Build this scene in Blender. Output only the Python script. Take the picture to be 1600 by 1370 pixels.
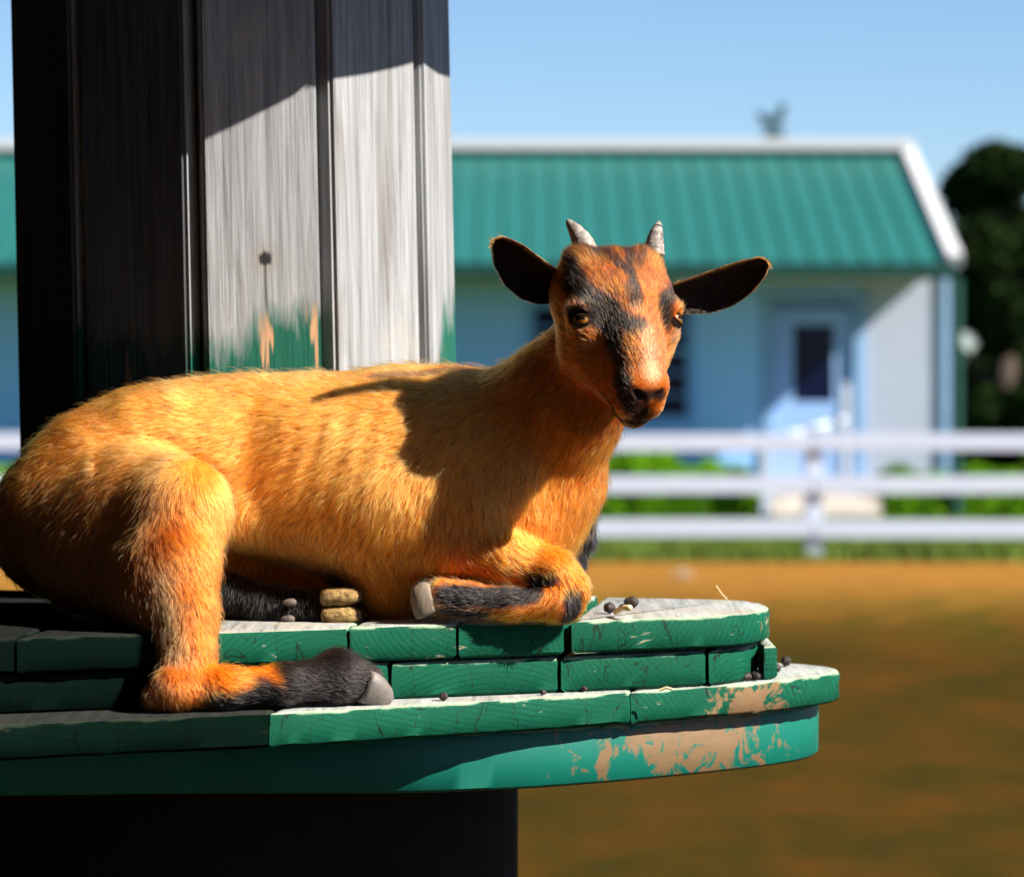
import bpy, bmesh, math, random
import numpy as np
from mathutils import Vector, Matrix, Quaternion
from mathutils.bvhtree import BVHTree

SC = bpy.context.scene
for o in list(bpy.data.objects): bpy.data.objects.remove(o)
random.seed(7); rng = np.random.default_rng(7)

# ------------------------------------------------------------------ camera, sky, sun, exposure
F, HZ, CH = 5500.0, 561.0, 1.5          # focal length in photo pixels, horizon row, eye height
cam_d = bpy.data.cameras.new('camera'); cam = bpy.data.objects.new('camera', cam_d)
SC.collection.objects.link(cam); SC.camera = cam
cam.location = (0, 0, CH); cam.rotation_euler = (math.radians(90), 0, 0)
cam_d.sensor_width = 36; cam_d.lens = F/1600*36; cam_d.shift_y = (HZ-685)/1600.0
cam_d.clip_start = 0.05; cam_d.clip_end = 3000
cam_d.dof.use_dof = True; cam_d.dof.focus_distance = 3.80; cam_d.dof.aperture_fstop = 6.0

SUN = Vector((1.0, -0.40, 0.87)).normalized()
EL = math.asin(SUN.z); AZ = math.atan2(SUN.x, SUN.y)
world = bpy.data.worlds.new('World'); SC.world = world; world.use_nodes = True
wn = world.node_tree; bg = wn.nodes['Background']
sky = wn.nodes.new('ShaderNodeTexSky'); sky.sky_type = 'NISHITA'; sky.sun_disc = False
sky.sun_elevation = EL; sky.sun_rotation = AZ; sky.altitude = 1400; sky.air_density = .9; sky.dust_density = 0.25; sky.ozone_density = 5.5
wn.links.new(sky.outputs[0], bg.inputs[0]); bg.inputs[1].default_value = 0.05
sd = bpy.data.lights.new('sun', 'SUN'); sd.energy = 5.0; sd.angle = math.radians(0.5); sd.color = (1.0, 0.93, 0.82)
so = bpy.data.objects.new('sun', sd); SC.collection.objects.link(so)
so.rotation_euler = SUN.to_track_quat('Z', 'Y').to_euler()
SC.view_settings.view_transform = 'Standard'; SC.view_settings.look = 'None'
SC.view_settings.exposure = 1.5; SC.view_settings.gamma = 1.0

def P(px, py, Y):                        # a point seen at photo pixel (px, py) standing Y metres away
    return Vector(((px-800)/F*Y, Y, CH-(py-HZ)/F*Y))

# ------------------------------------------------------------------ helpers
def tag(o, label=None, cat=None, group=None, kind=None):
    if label: o['label'] = label
    if cat: o['category'] = cat
    if group: o['group'] = group
    if kind: o['kind'] = kind
    return o
def empty(name, loc, label, cat, group=None):
    o = bpy.data.objects.new(name, None); SC.collection.objects.link(o); o.location = loc
    o.empty_display_size = .1
    tag(o, label, cat, group); return o
def link(name, me, mat, parent=None, smooth=False, world_mat=None):
    o = bpy.data.objects.new(name, me); SC.collection.objects.link(o)
    if mat is not None: me.materials.append(mat)
    if smooth: me.polygons.foreach_set('use_smooth', [True]*len(me.polygons))
    if world_mat is not None: o.matrix_world = world_mat
    if parent is not None:
        o.parent = parent; o.matrix_parent_inverse = Matrix.Translation(-parent_loc(parent))
    return o
def parent_loc(p):
    l = p.location.copy()
    while p.parent is not None:
        p = p.parent
    return p.location.copy() if p.type == 'EMPTY' else l
def sub(o, parent):                      # a sub-part below a mesh part that sits at the world origin frame of its thing
    o.parent = parent; o.matrix_parent_inverse = (parent.matrix_world).inverted()
    return o
def bm_obj(name, bm, mat, parent=None, smooth=False, world_mat=None):
    me = bpy.data.meshes.new(name); bmesh.ops.recalc_face_normals(bm, faces=bm.faces); bm.to_mesh(me); bm.free()
    return link(name, me, mat, parent, smooth, world_mat)
def add_box(bm, c, s, rot=None, bev=0.0):
    r = bmesh.ops.create_cube(bm, size=1.0); vs = r['verts']
    m = Matrix.Translation(c) @ (rot.to_4x4() if rot is not None else Matrix.Identity(4)) @ Matrix.Diagonal((s[0], s[1], s[2], 1))
    bmesh.ops.transform(bm, matrix=m, verts=vs)
    if bev > 0:
        es = list({e for v in vs for e in v.link_edges})
        bmesh.ops.bevel(bm, geom=es, offset=bev, segments=2, affect='EDGES')
def add_tube(bm, pts, rad, seg=8, cap=True):
    pts = [Vector(p) for p in pts]; rings = []
    if not hasattr(rad, '__len__'): rad = [rad]*len(pts)
    for i, p in enumerate(pts):
        t = (pts[min(i+1, len(pts)-1)]-pts[max(i-1, 0)]).normalized()
        a = t.cross(Vector((0, 0, 1)) if abs(t.z) < .9 else Vector((1, 0, 0))).normalized(); b = t.cross(a)
        rings.append([bm.verts.new(p+(a*math.cos(2*math.pi*k/seg)+b*math.sin(2*math.pi*k/seg))*rad[i]) for k in range(seg)])
    for i in range(len(pts)-1):
        for k in range(seg):
            bm.faces.new((rings[i][k], rings[i][(k+1) % seg], rings[i+1][(k+1) % seg], rings[i+1][k]))
    if cap: bm.faces.new(rings[0]); bm.faces.new(rings[-1])
def mesh_np(name, verts, faces):
    me = bpy.data.meshes.new(name)
    verts = np.asarray(verts, np.float32); faces = np.asarray(faces, np.int32)
    n = faces.shape[1]
    me.vertices.add(len(verts)); me.vertices.foreach_set('co', verts.ravel())
    me.loops.add(faces.size); me.loops.foreach_set('vertex_index', faces.ravel())
    me.polygons.add(len(faces)); me.polygons.foreach_set('loop_start', np.arange(0, faces.size, n, dtype=np.int32))
    me.polygons.foreach_set('loop_total', np.full(len(faces), n, np.int32))
    me.update(calc_edges=True); me.validate(); return me

# ------------------------------------------------------------------ material helpers
class NT:
    def __init__(s, name):
        s.m = bpy.data.materials.new(name); s.m.use_nodes = True; s.t = s.m.node_tree; s.b = s.t.nodes['Principled BSDF']
        s.out = s.t.nodes['Material Output']
    def n(s, typ, **kw):
        x = s.t.nodes.new(typ)
        for k, v in kw.items(): setattr(x, k, v)
        return x
    def l(s, a, b): s.t.links.new(a, b)
    def val(s, sock, v):
        if hasattr(v, 'links') or hasattr(v, 'is_output'): s.l(v, sock)
        else: sock.default_value = v
    def coord(s, scale=(1, 1, 1), loc=(0, 0, 0), kind='Object', rot=(0, 0, 0)):
        c = s.n('ShaderNodeTexCoord'); m = s.n('ShaderNodeMapping'); s.l(c.outputs[kind], m.inputs[0])
        m.inputs['Scale'].default_value = scale; m.inputs['Location'].default_value = loc; m.inputs['Rotation'].default_value = rot
        return m.outputs[0]
    def noise(s, vec, scale=5, detail=6, rough=.6, dist=0.0):
        x = s.n('ShaderNodeTexNoise'); s.l(vec, x.inputs['Vector'])
        x.inputs['Scale'].default_value = scale; x.inputs['Detail'].default_value = detail
        x.inputs['Roughness'].default_value = rough; x.inputs['Distortion'].default_value = dist
        return x.outputs['Fac']
    def ramp(s, fac, stops):
        x = s.n('ShaderNodeValToRGB'); s.l(fac, x.inputs[0]); e = x.color_ramp.elements
        while len(e) < len(stops): e.new(.5)
        for i, (p, c) in enumerate(stops):
            e[i].position = p; e[i].color = (c, c, c, 1) if isinstance(c, (int, float)) else (*c, 1)
        return x.outputs[0]
    def mix(s, f, a, b, mode='MIX'):
        x = s.n('ShaderNodeMix', data_type='RGBA', blend_type=mode)
        s.val(x.inputs[0], f)
        for sock, v in ((x.inputs[6], a), (x.inputs[7], b)):
            if isinstance(v, tuple): sock.default_value = (*v, 1)
            else: s.l(v, sock)
        return x.outputs[2]
    def math(s, op, a, b=0.0, clamp=False):
        x = s.n('ShaderNodeMath', operation=op, use_clamp=clamp); s.val(x.inputs[0], a); s.val(x.inputs[1], b); return x.outputs[0]
    def maprange(s, v, a, b, c=0.0, d=1.0):
        x = s.n('ShaderNodeMapRange'); s.l(v, x.inputs[0])
        for i, q in enumerate((a, b, c, d)): x.inputs[1+i].default_value = q
        return x.outputs[0]
    def sep(s, v):
        x = s.n('ShaderNodeSeparateXYZ'); s.l(v, x.inputs[0]); return x.outputs
    def bump(s, h, strength=.3, dist=.01):
        x = s.n('ShaderNodeBump'); s.l(h, x.inputs['Height']); x.inputs['Strength'].default_value = strength
        x.inputs['Distance'].default_value = dist; s.l(x.outputs[0], s.b.inputs['Normal'])
    def color(s, c): s.val(s.b.inputs['Base Color'], (*c, 1) if isinstance(c, tuple) else c)
    def rough(s, r, spec=.5): s.val(s.b.inputs['Roughness'], r); s.b.inputs['Specular IOR Level'].default_value = spec
def flat(name, col, rough=.7, spec=.3, var=.12, sc=8):
    t = NT(name); v = t.noise(t.coord(), sc, 5)
    t.color(t.mix(t.ramp(v, [(.3, 0.0), (.7, 1.0)]), tuple(c*(1-var) for c in col), tuple(min(1, c*(1+var)) for c in col)))
    t.rough(rough, spec); return t.m

# weathered grey board with what is left of its green paint low down (local z runs along the board)
def board_mat(name, seed, paint_top, paint_side):
    t = NT(name); o3 = (seed*3.7, seed*1.3, seed*5.1)
    g1 = t.noise(t.coord((1, 1, .030), o3), 120, 8, .7, .35)
    g2 = t.noise(t.coord((1, 1, .10), o3), 22, 6, .6, .8)
    g3 = t.noise(t.coord((1, 1, .9), o3), 9, 4)
    wood = t.ramp(g1, [(.30, (.035, .033, .032)), (.40, (.165, .17, .18)), (.60, (.275, .285, .30)), (.8, (.37, .38, .395))])
    wood = t.mix(t.ramp(g2, [(.30, 1.0), (.48, 0.0)]), wood, (.12, .108, .10))
    wood = t.mix(t.ramp(g3, [(.58, 0.0), (.75, .6)]), wood, (.30, .28, .25))
    saw = t.n('ShaderNodeTexWave', wave_type='BANDS', bands_direction='Z'); t.l(t.coord(), saw.inputs[0])
    saw.inputs['Scale'].default_value = 38; saw.inputs['Distortion'].default_value = 2.0; saw.inputs['Detail'].default_value = 2
    wood = t.mix(t.math('MULTIPLY', saw.outputs['Fac'], .07), wood, (.16, .15, .15))
    # knot
    kc = t.n('ShaderNodeVectorMath', operation='SUBTRACT'); t.l(t.coord(), kc.inputs[0]); kc.inputs[1].default_value = (.004, 0, .567)
    ks = t.n('ShaderNodeVectorMath', operation='MULTIPLY'); t.l(kc.outputs[0], ks.inputs[0]); ks.inputs[1].default_value = (1, 0, .85)
    kl = t.n('ShaderNodeVectorMath', operation='LENGTH'); t.l(ks.outputs[0], kl.inputs[0])
    kd = t.math('ADD', kl.outputs['Value'], t.math('MULTIPLY', t.math('SUBTRACT', t.noise(t.coord((1, 1, 1), o3), 130, 5, .7), .5), .012))
    if seed == 3:
        wood = t.mix(t.maprange(kd, .005, .022, .75, 0), wood, (.22, .19, .17))
        kx = t.sep(kc.outputs[0]); lx = t.math('ABSOLUTE', t.math('ADD', kx['X'], t.math('MULTIPLY', t.math('SUBTRACT', g2, .5), .02)))
        tail = t.math('MULTIPLY', t.maprange(lx, .0004, .0022, 1, 0), t.math('MULTIPLY', t.maprange(kx['Z'], -.085, -.05, 0, 1), t.maprange(kx['Z'], -.004, .002, 1, 0)))
        wood = t.mix(t.math('MULTIPLY', tail, .85), wood, (.03, .025, .02))
        wood = t.mix(t.maprange(kd, .0055, .009, 1, 0), wood, (.012, .010, .010))
    # paint
    co = t.sep(t.coord()); pn = t.noise(t.coord((1, 1, .16), o3), 34, 6, .65, .4); pn2 = t.noise(t.coord((1, 1, .3), o3), 7, 3)
    h = t.math('ADD', co['Z'], t.math('ADD', t.math('MULTIPLY', t.math('SUBTRACT', pn, .5), .16), t.math('MULTIPLY', t.math('SUBTRACT', pn2, .5), .18)))
    h = t.math('ADD', h, t.math('MULTIPLY', co['X'], -paint_side))
    pf = t.maprange(h, paint_top-.012, paint_top+.030, 1, 0)
    bare = t.ramp(t.noise(t.coord((1, 1, .10), (seed*2.1, 4, 1)), 26, 4, .6), [(.60, 0.0), (.63, 1.0)])
    green = t.mix(g1, (.0, .045, .028), (.002, .10, .066))
    col = t.mix(pf, wood, green)
    col = t.mix(t.math('MULTIPLY', bare, pf), col, (.42, .24, .13))
    if seed > 5: col = t.mix(t.maprange(t.math('ABSOLUTE', co['X']), .0655, .0675, .82, .0), col, (.006, .007, .011))  # left-side boards: shade painted as near-black on the face, edges stay bare
    t.color(col); t.rough(.75, .25)
    hb = t.math('ADD', g1, t.math('MULTIPLY', g2, .6)); t.bump(hb, .55, .004)
    return t.m

# green painted plank: end grain on its front, bare grey weathered top (local y runs along the plank)
def plank_mat(name, seed, ring=(0, 0, -.08), chips=.5, dirt=None, smoothp=False, shade_tone=1.0, dsc=1.0):
    t = NT(name); geo = t.n('ShaderNodeNewGeometry'); nz = t.sep(geo.outputs['Normal'])['Z']
    o3 = (seed*1.7, seed*2.9, seed*.6)
    v = t.coord((1, .02, 1), (-ring[0], 0, -ring[2]))
    w = t.n('ShaderNodeTexWave', wave_type='RINGS', rings_direction='Y'); t.l(v, w.inputs[0])
    w.inputs['Scale'].default_value = 52; w.inputs['Distortion'].default_value = 2.6; w.inputs['Detail'].default_value = 4; w.inputs['Detail Roughness'].default_value = .65
    w.inputs['Detail Scale'].default_value = 3
    n1 = t.noise(t.coord((.45, .5, 1.5), o3), 60, 9, .75, .6); n2 = t.noise(t.coord((1, 1, 1), o3), 14, 6, .65); n3 = t.noise(t.coord((1, 1, 1), o3), 220, 4, .7)
    green = t.mix(n2, (.0, .036, .016), (.001, .092, .052)) if not smoothp else t.mix(n2, (.0, .085, .06), (.0, .13, .095))
    rings = t.ramp(w.outputs['Fac'], [(.0, 1.0), (.22, 0.0)])
    if not smoothp: green = t.mix(t.math('MULTIPLY', t.math('MULTIPLY', rings, t.ramp(n2, [(.35, .1), (.65, 1.0)])), .62), green, (.0, .012, .007))
    # cracks
    cr = t.noise(t.coord((3.2, .2, 1.0), o3), 7, 3, .5, 1.2); crl = t.math('ABSOLUTE', t.math('SUBTRACT', cr, .5))
    if not smoothp: green = t.mix(t.maprange(crl, .0, .007, 1, 0), green, (.004, .008, .006))
    chip = t.ramp(n1, [(.665-.05*chips, 0.0), (.685-.05*chips, 1.0)])
    side = t.mix(t.math('MULTIPLY', chip, t.ramp(n2, [(.45, 0.0), (.6, .9)])), green, (.32, .27, .18))
    if dirt:
        dc = t.n('ShaderNodeVectorMath', operation='SUBTRACT'); t.l(t.coord(), dc.inputs[0]); dc.inputs[1].default_value = dirt
        ds = t.n('ShaderNodeVectorMath', operation='MULTIPLY'); t.l(dc.outputs[0], ds.inputs[0]); ds.inputs[1].default_value = (dsc, 0, 2.0)
        dl = t.n('ShaderNodeVectorMath', operation='LENGTH'); t.l(ds.outputs[0], dl.inputs[0])
        q = t.math('ADD', dl.outputs['Value'], t.math('MULTIPLY', t.math('SUBTRACT', t.noise(t.coord((1, 1, 1), o3), 22, 7, .7, 1.5), .5), .55))
        side = t.mix(t.maprange(q, .06, .085, .95, 0), side, t.mix(n1, (.11, .060, .028), (.22, .135, .070)))
    # worn top
    gt = t.noise(t.coord((1, .05, 1), o3), 120, 8, .7, .4)
    top = t.ramp(gt, [(.3, (.05, .05, .05)), (.42, (.21, .22, .22)), (.6, (.32, .33, .33)), (.8, (.40, .40, .38))])
    top = t.mix(t.ramp(n2, [(.5, 0.0), (.72, .8)]), top, (.30, .24, .16))
    lip = t.math('ADD', nz, t.math('MULTIPLY', t.math('SUBTRACT', n1, .5), 1.3))
    wear = t.maprange(lip, .42, .75, 0, 1)
    edge = t.mix(n3, (.13, .26, .17), (.36, .38, .27))
    full = t.maprange(nz, .93, .995, 0, 1)
    col = t.mix(wear, side, t.mix(full, edge, top))
    if shade_tone < 1: col = t.mix(1-shade_tone, col, (.002, .003, .003))  # shade painted in: near-black mixed over the left-end planks
    t.color(col); t.rough((.75 if not smoothp else .5) if shade_tone == 1 else 1.0, (.12 if not smoothp else .3) if shade_tone == 1 else 0.0)
    hh = t.math('ADD', t.math('MULTIPLY', n1, .5), t.math('ADD', t.math('MULTIPLY', gt, .5), t.math('MULTIPLY', n3, .3)))
    t.bump(hh, .4 if not smoothp else .12, .002)
    return t.m

M_core = flat('inner_timber_brown', (.12, .04, .018), .8)
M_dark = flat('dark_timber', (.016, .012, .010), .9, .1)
M_white = flat('white_paint', (.46, .52, .64), .5, .4, .03)
M_trim = flat('trim_white', (.50, .51, .53), .5, .4, .03)
M_door = flat('door_blue', (.26, .42, .74), .45, .4, .04)
M_green_trim = flat('trim_green', (.003, .045, .035), .5, .4)
M_glass = NT('dark_glass'); M_glass.color((.003, .006, .03)); M_glass.rough(.15, .15); M_glass = M_glass.m
M_conc = flat('concrete_step', (.52, .47, .42), .8, .3, .1)

# ------------------------------------------------------------------ ground and lawn
t = NT('dry_ground'); a = t.noise(t.coord((1, 1.0, 1)), .9, 8, .7); b = t.noise(t.coord((1, 1, 1)), 2.6, 8, .7); c = t.noise(t.coord(), 40, 6, .7)
col = t.mix(b, (.11, .042, .005), (.26, .108, .014))
col = t.mix(t.ramp(a, [(.42, 0.0), (.56, .95)]), col, (.040, .055, .002))
yv = t.sep(t.coord())['Y']
near = t.maprange(t.math('ADD', yv, t.math('MULTIPLY', t.math('SUBTRACT', a, .5), 8)), 17.5, 23.5, 1, 0)
col = t.mix(t.math('MULTIPLY', near, .93), col, t.mix(t.ramp(t.noise(t.coord((1, .5, 1)), 1.6, 7, .7), [(.38, 0.0), (.6, 1.0)]), (.060, .024, .001), (.016, .017, .001)))
dry = t.maprange(t.math('ADD', yv, t.math('MULTIPLY', t.math('SUBTRACT', b, .5), 9)), 20, 24.0, 0, .75)
col = t.mix(dry, col, (.34, .150, .030))
col = t.mix(t.math('MULTIPLY', c, .35), col, (.10, .06, .03)); t.color(col); t.rough(1.0, 0); t.bump(c, .6, .03)
M_ground = t.m
bm = bmesh.new()
for v in ((-600, -20, 0), (600, -20, 0), (600, 900, 0), (-600, 900, 0)): bm.verts.new(v)
bm.faces.new(bm.verts); g = bm_obj('ground', bm, M_ground); tag(g, 'dry tan dirt ground with thin green patches', None, None, 'structure')
t = NT('lawn_green'); a = t.noise(t.coord(), 1.5, 6); c = t.noise(t.coord(), 60, 4, .7)
t.color(t.mix(a, (.03, .075, .006), (.085, .12, .015))); t.rough(1.0, 0); t.bump(c, .7, .03); M_lawn = t.m
bm = bmesh.new(); N = 60
fr = [bm.verts.new((-40+80*i/N, 26.1+.35*math.sin(i*1.7)+.3*math.sin(i*.63), .004)) for i in range(N+1)]
bk = [bm.verts.new(((-40+80*i/N)*6, 420, .004)) for i in range(N+1)]
for i in range(N): bm.faces.new((fr[i], fr[i+1], bk[i+1], bk[i]))
tag(bm_obj('lawn', bm, M_lawn), 'green lawn behind the white fence', None, None, 'structure')
# short grass under the fence
def blades(n, xr, yr, hr, seed):
    r = np.random.default_rng(seed); x = r.uniform(*xr, n); y = r.uniform(*yr, n); h = r.uniform(*hr, n); a = r.uniform(0, math.pi, n)
    w = h*.10; lx = r.normal(0, .25, n)*h; ly = r.normal(0, .25, n)*h
    v = np.stack([np.stack([x-np.cos(a)*w, y-np.sin(a)*w, 0*x], 1), np.stack([x+np.cos(a)*w, y+np.sin(a)*w, 0*x], 1), np.stack([x+lx, y+ly, h], 1)], 1).reshape(-1, 3)
    return v, np.arange(3*n).reshape(-1, 3)
v, f = blades(26000, (-7.5, 7.5), (25.9, 27.6), (.05, .12), 3)
o = link('grass', mesh_np('grass', v, f), flat('grass_blade', (.10, .15, .02), .7, .2, .4, 1.5)); tag(o, 'short green grass growing under the white fence', 'grass', None, 'stuff')

# ------------------------------------------------------------------ the house
HW = 34.75                                            # wall plane
hx0, hx1 = -9.0, (1478-800)/F*HW
house = empty('house', (0, HW, 0), 'white and pale blue house with a green metal roof behind the fence', 'house')
t = NT('lap_siding'); z = t.sep(t.coord())['Z']; fr_ = t.math('FRACT', t.math('MULTIPLY', z, 1/.115))
t.color(t.mix(t.ramp(fr_, [(.0, 1.0), (.08, 0.0)]), t.mix(t.noise(t.coord(), 3), (.28, .56, .98), (.33, .60, .98)), (.18, .40, .80)))
t.rough(.55, .35); t.bump(fr_, .6, .012); M_side = t.m
bm = bmesh.new(); wt = .15
EV, ER, ZE, ZR = 33.5, 37.6, 2.42, P(0, 236, 37.6).z
# front wall with a door and a window opening
dX0, dX1, dZ = (1197-800)/F*HW, (1346-800)/F*HW, P(0, 470, HW).z
wX0, wX1, wZ0, wZ1 = (832-800)/F*HW, (1076-800)/F*HW, P(0, 652, HW).z, P(0, 478, HW).z
top = 2.50
def wall_piece(x0, x1, z0, z1): add_box(bm, ((x0+x1)/2, HW+wt/2, (z0+z1)/2), (x1-x0, wt, z1-z0))
wall_piece(hx0, wX0, 0, top); wall_piece(wX0, wX1, 0, wZ0); wall_piece(wX0, wX1, wZ1, top); wall_piece(wX1, dX0, 0, top)
wall_piece(dX0, dX1, dZ, top)
add_box(bm, (hx1-wt/2, HW+wt+3.2, top/2), (wt, 6.4, top)); add_box(bm, (hx0+wt/2, HW+wt+3.2, top/2), (wt, 6.4, top))
add_box(bm, ((hx0+hx1)/2, HW+wt+6.4+wt/2, top/2), (hx1-hx0, wt, top))
wall = bm_obj('wall', bm, M_side, house)
t = NT('white_siding'); z = t.sep(t.coord())['Z']; fr_ = t.math('FRACT', t.math('MULTIPLY', z, 1/.115))
t.color(t.mix(t.ramp(fr_, [(.0, 1.0), (.08, 0.0)]), t.mix(t.noise(t.coord(), 3), (.36, .41, .52), (.42, .47, .58)), (.26, .31, .42)))
t.rough(.7, .2); t.bump(fr_, .6, .012); M_side2 = t.m
bm = bmesh.new(); wall_piece(dX1, hx1, 0, top); o_ = bm_obj('wall', bm, M_side2, house); o_['label'] = 'white lap siding right of the door'
t = NT('green_metal_roof'); t.color(t.mix(t.noise(t.coord(), 1.2), (.009, .095, .082), (.014, .12, .105))); t.rough(.42, .5); M_roof = t.m
rx0, rx1 = -9.5, 4.215
bm = bmesh.new()
def slab(bm, pts, th):
    n = (Vector(pts[1])-Vector(pts[0])).cross(Vector(pts[2])-Vector(pts[0])).normalized()
    if n.z < 0: n = -n
    a = [bm.verts.new(p) for p in pts]; b = [bm.verts.new(Vector(p)-n*th) for p in pts]; k = len(pts)
    bm.faces.new(a); bm.faces.new(b[::-1])
    for i in range(k): bm.faces.new((a[i], b[i], b[(i+1) % k], a[(i+1) % k]))
BK = ER+(ER-EV)
slab(bm, [(rx0, EV, ZE), (rx1, EV, ZE), (rx1, ER, ZR), (rx0, ER, ZR)], .05)
slab(bm, [(rx0, ER, ZR), (rx1, ER, ZR), (rx1, BK, ZE), (rx0, BK, ZE)], .05)
sl = (ZR-ZE)/(ER-EV); ang = math.atan(sl); L = math.hypot(ER-EV, ZR-ZE)
x = rx0+.12
while x < rx1-.1:
    add_box(bm, (x, (EV+ER)/2, (ZE+ZR)/2+.012), (.022, L, .018), Matrix.Rotation(ang, 3, 'X')); x += .245
roof = bm_obj('roof', bm, M_roof, house)
bm = bmesh.new()
add_box(bm, ((rx0+rx1)/2, ER, ZR+.05), (rx1-rx0+.1, .55, .13), None, .02)
add_box(bm, (rx1+.0, (EV+ER)/2, (ZE+ZR)/2+.02), (.14, L+.04, .12), Matrix.Rotation(ang, 3, 'X'))
add_box(bm, (rx1+.0, (BK+ER)/2, (ZE+ZR)/2+.02), (.17, L+.04, .14), Matrix.Rotation(-ang, 3, 'X'))
sub(bm_obj('ridge_cap', bm, M_trim), roof)
bm = bmesh.new(); add_box(bm, ((rx0+rx1)/2, EV-.05, ZE-.08), (rx1-rx0, .11, .15), None, .02); sub(bm_obj('gutter', bm, M_green_trim), roof)
bm = bmesh.new(); add_box(bm, ((rx0+rx1)/2-.05, (EV+HW)/2+.1, ZE-.145), (rx1-rx0-.3, HW-EV+.1, .03)); bm_obj('soffit', bm, flat('soffit_beige', (.55, .50, .42)), house)
bm = bmesh.new()      # gable triangle under the roof end
va = [bm.verts.new(p) for p in ((hx1-.01, HW+.02, top+.002), (hx1-.01, 2*ER-HW-.02, top+.002), (hx1-.01, ER, ZR-.12))]
vb = [bm.verts.new(p) for p in ((hx1-.09, HW+.02, top+.002), (hx1-.09, 2*ER-HW-.02, top+.002), (hx1-.09, ER, ZR-.12))]
bm.faces.new(va); bm.faces.new(vb[::-1])
for i in range(3): bm.faces.new((va[i], vb[i], vb[(i+1) % 3], va[(i+1) % 3]))
bm_obj('gable', bm, M_side, house)
# the door
bm = bmesh.new(); fz = dZ
gx0, gx1, gz0, gz1 = (1240-800)/F*HW, (1303-800)/F*HW, P(0, 628, HW).z, P(0, 508, HW).z
yd = HW+.05
for (x0, x1, z0, z1) in ((dX0+.07, gx0, .18, fz-.07), (gx1, dX1-.07, .18, fz-.07), (gx0, gx1, .18, gz0), (gx0, gx1, gz1, fz-.07)):
    add_box(bm, ((x0+x1)/2, yd, (z0+z1)/2), (x1-x0, .05, z1-z0))
door = bm_obj('door', bm, M_door, house)
bm = bmesh.new(); add_box(bm, ((gx0+gx1)/2, yd, (gz0+gz1)/2), (gx1-gx0, .02, gz1-gz0)); sub(bm_obj('pane', bm, M_glass), door)
bm = bmesh.new(); add_box(bm, (dX1-.13, yd-.055, 1.02), (.03, .05, .12), None, .008); sub(bm_obj('handle', bm, flat('brass', (.5, .4, .2), .3)), door)
bm = bmesh.new()
add_box(bm, (dX0+.02, HW-.015, fz/2), (.10, .05, fz-.04)); add_box(bm, (dX1-.02, HW-.015, fz/2), (.10, .05, fz-.04)); add_box(bm, ((dX0+dX1)/2, HW-.017, fz+.02), (dX1-dX0+.12, .055, .10))
bm_obj('door_frame', bm, flat('frame_blue', (.20, .36, .60), .5), house)
# the window
wy = HW+.04
wf = bmesh.new()
for (x0, x1, z0, z1) in ((wX0-.06, wX0+.02, wZ0-.06, wZ1+.06), (wX1-.02, wX1+.06, wZ0-.06, wZ1+.06), (wX0+.02, wX1-.02, wZ1-.02, wZ1+.06), (wX0+.02, wX1-.02, wZ0-.06, wZ0+.02)):
    add_box(wf, ((x0+x1)/2, HW-.005, (z0+z1)/2), (x1-x0, .06, z1-z0))
for fx in (.25, .5, .75):
    xm = wX0+(wX1-wX0)*fx; add_box(wf, (xm, wy-.02, (wZ0+wZ1)/2), (.05 if fx == .5 else .02, .03, wZ1-wZ0))
for fz_ in (.2, .4, .6, .8): add_box(wf, ((wX0+wX1)/2, wy-.018, wZ0+(wZ1-wZ0)*fz_), (wX1-wX0, .025, .025 if fz_ != .6 else .05))
win = bm_obj('window', wf, flat('window_frame_blue', (.18, .36, .68), .5), house)
bm = bmesh.new(); add_box(bm, ((wX0+wX1)/2, wy+.02, (wZ0+wZ1)/2), (wX1-wX0, .02, wZ1-wZ0)); sub(bm_obj('pane', bm, M_glass), win)
# corner board and downpipe
bm = bmesh.new(); add_box(bm, (hx1+.012, HW-.02, 1.22), (.10, .05, 2.40)); bm_obj('corner_board', bm, flat('corner_blue', (.24, .40, .62)), house)
bm = bmesh.new(); xg = (1493-800)/F*33.55
add_tube(bm, [(xg, 33.52, 0), (xg, 33.52, ZE-.16)], .058, 10); bm_obj('downpipe', bm, M_green_trim, house)
# porch slab and stair rail
bm = bmesh.new(); add_box(bm, ((dX0+dX1)/2-.02, HW-.62, .09), (1.15, 1.2, .18), None, .02); add_box(bm, ((dX0+dX1)/2-.02, HW-1.40, .045), (1.05, .34, .09), None, .015)
bm_obj('porch_step', bm, M_conc, house)
bm = bmesh.new()
def rail(bm, a, b, r=.03): add_tube(bm, [a, b], r, 8)
pa, pb = P(1196, 694, 33.35), P(1322, 655, 34.1)
add_box(bm, (pa.x, pa.y, pa.z/2), (.10, .10, pa.z+.04), None, .01)
add_box(bm, (pb.x, pb.y, (pb.z+.25)/2+.0), (.09, .09, pb.z+.45), None, .01)
rail(bm, pa, pb, .04); rail(bm, (pa.x, pa.y, .22), (pb.x, pb.y, .30), .03)
for k in range(1, 6):
    q = pa.lerp(pb, k/6); add_tube(bm, [(q.x, q.y, .25), (q.x, q.y, q.z)], .014, 6)
bm_obj('stair_rail', bm, M_white, house)
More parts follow.
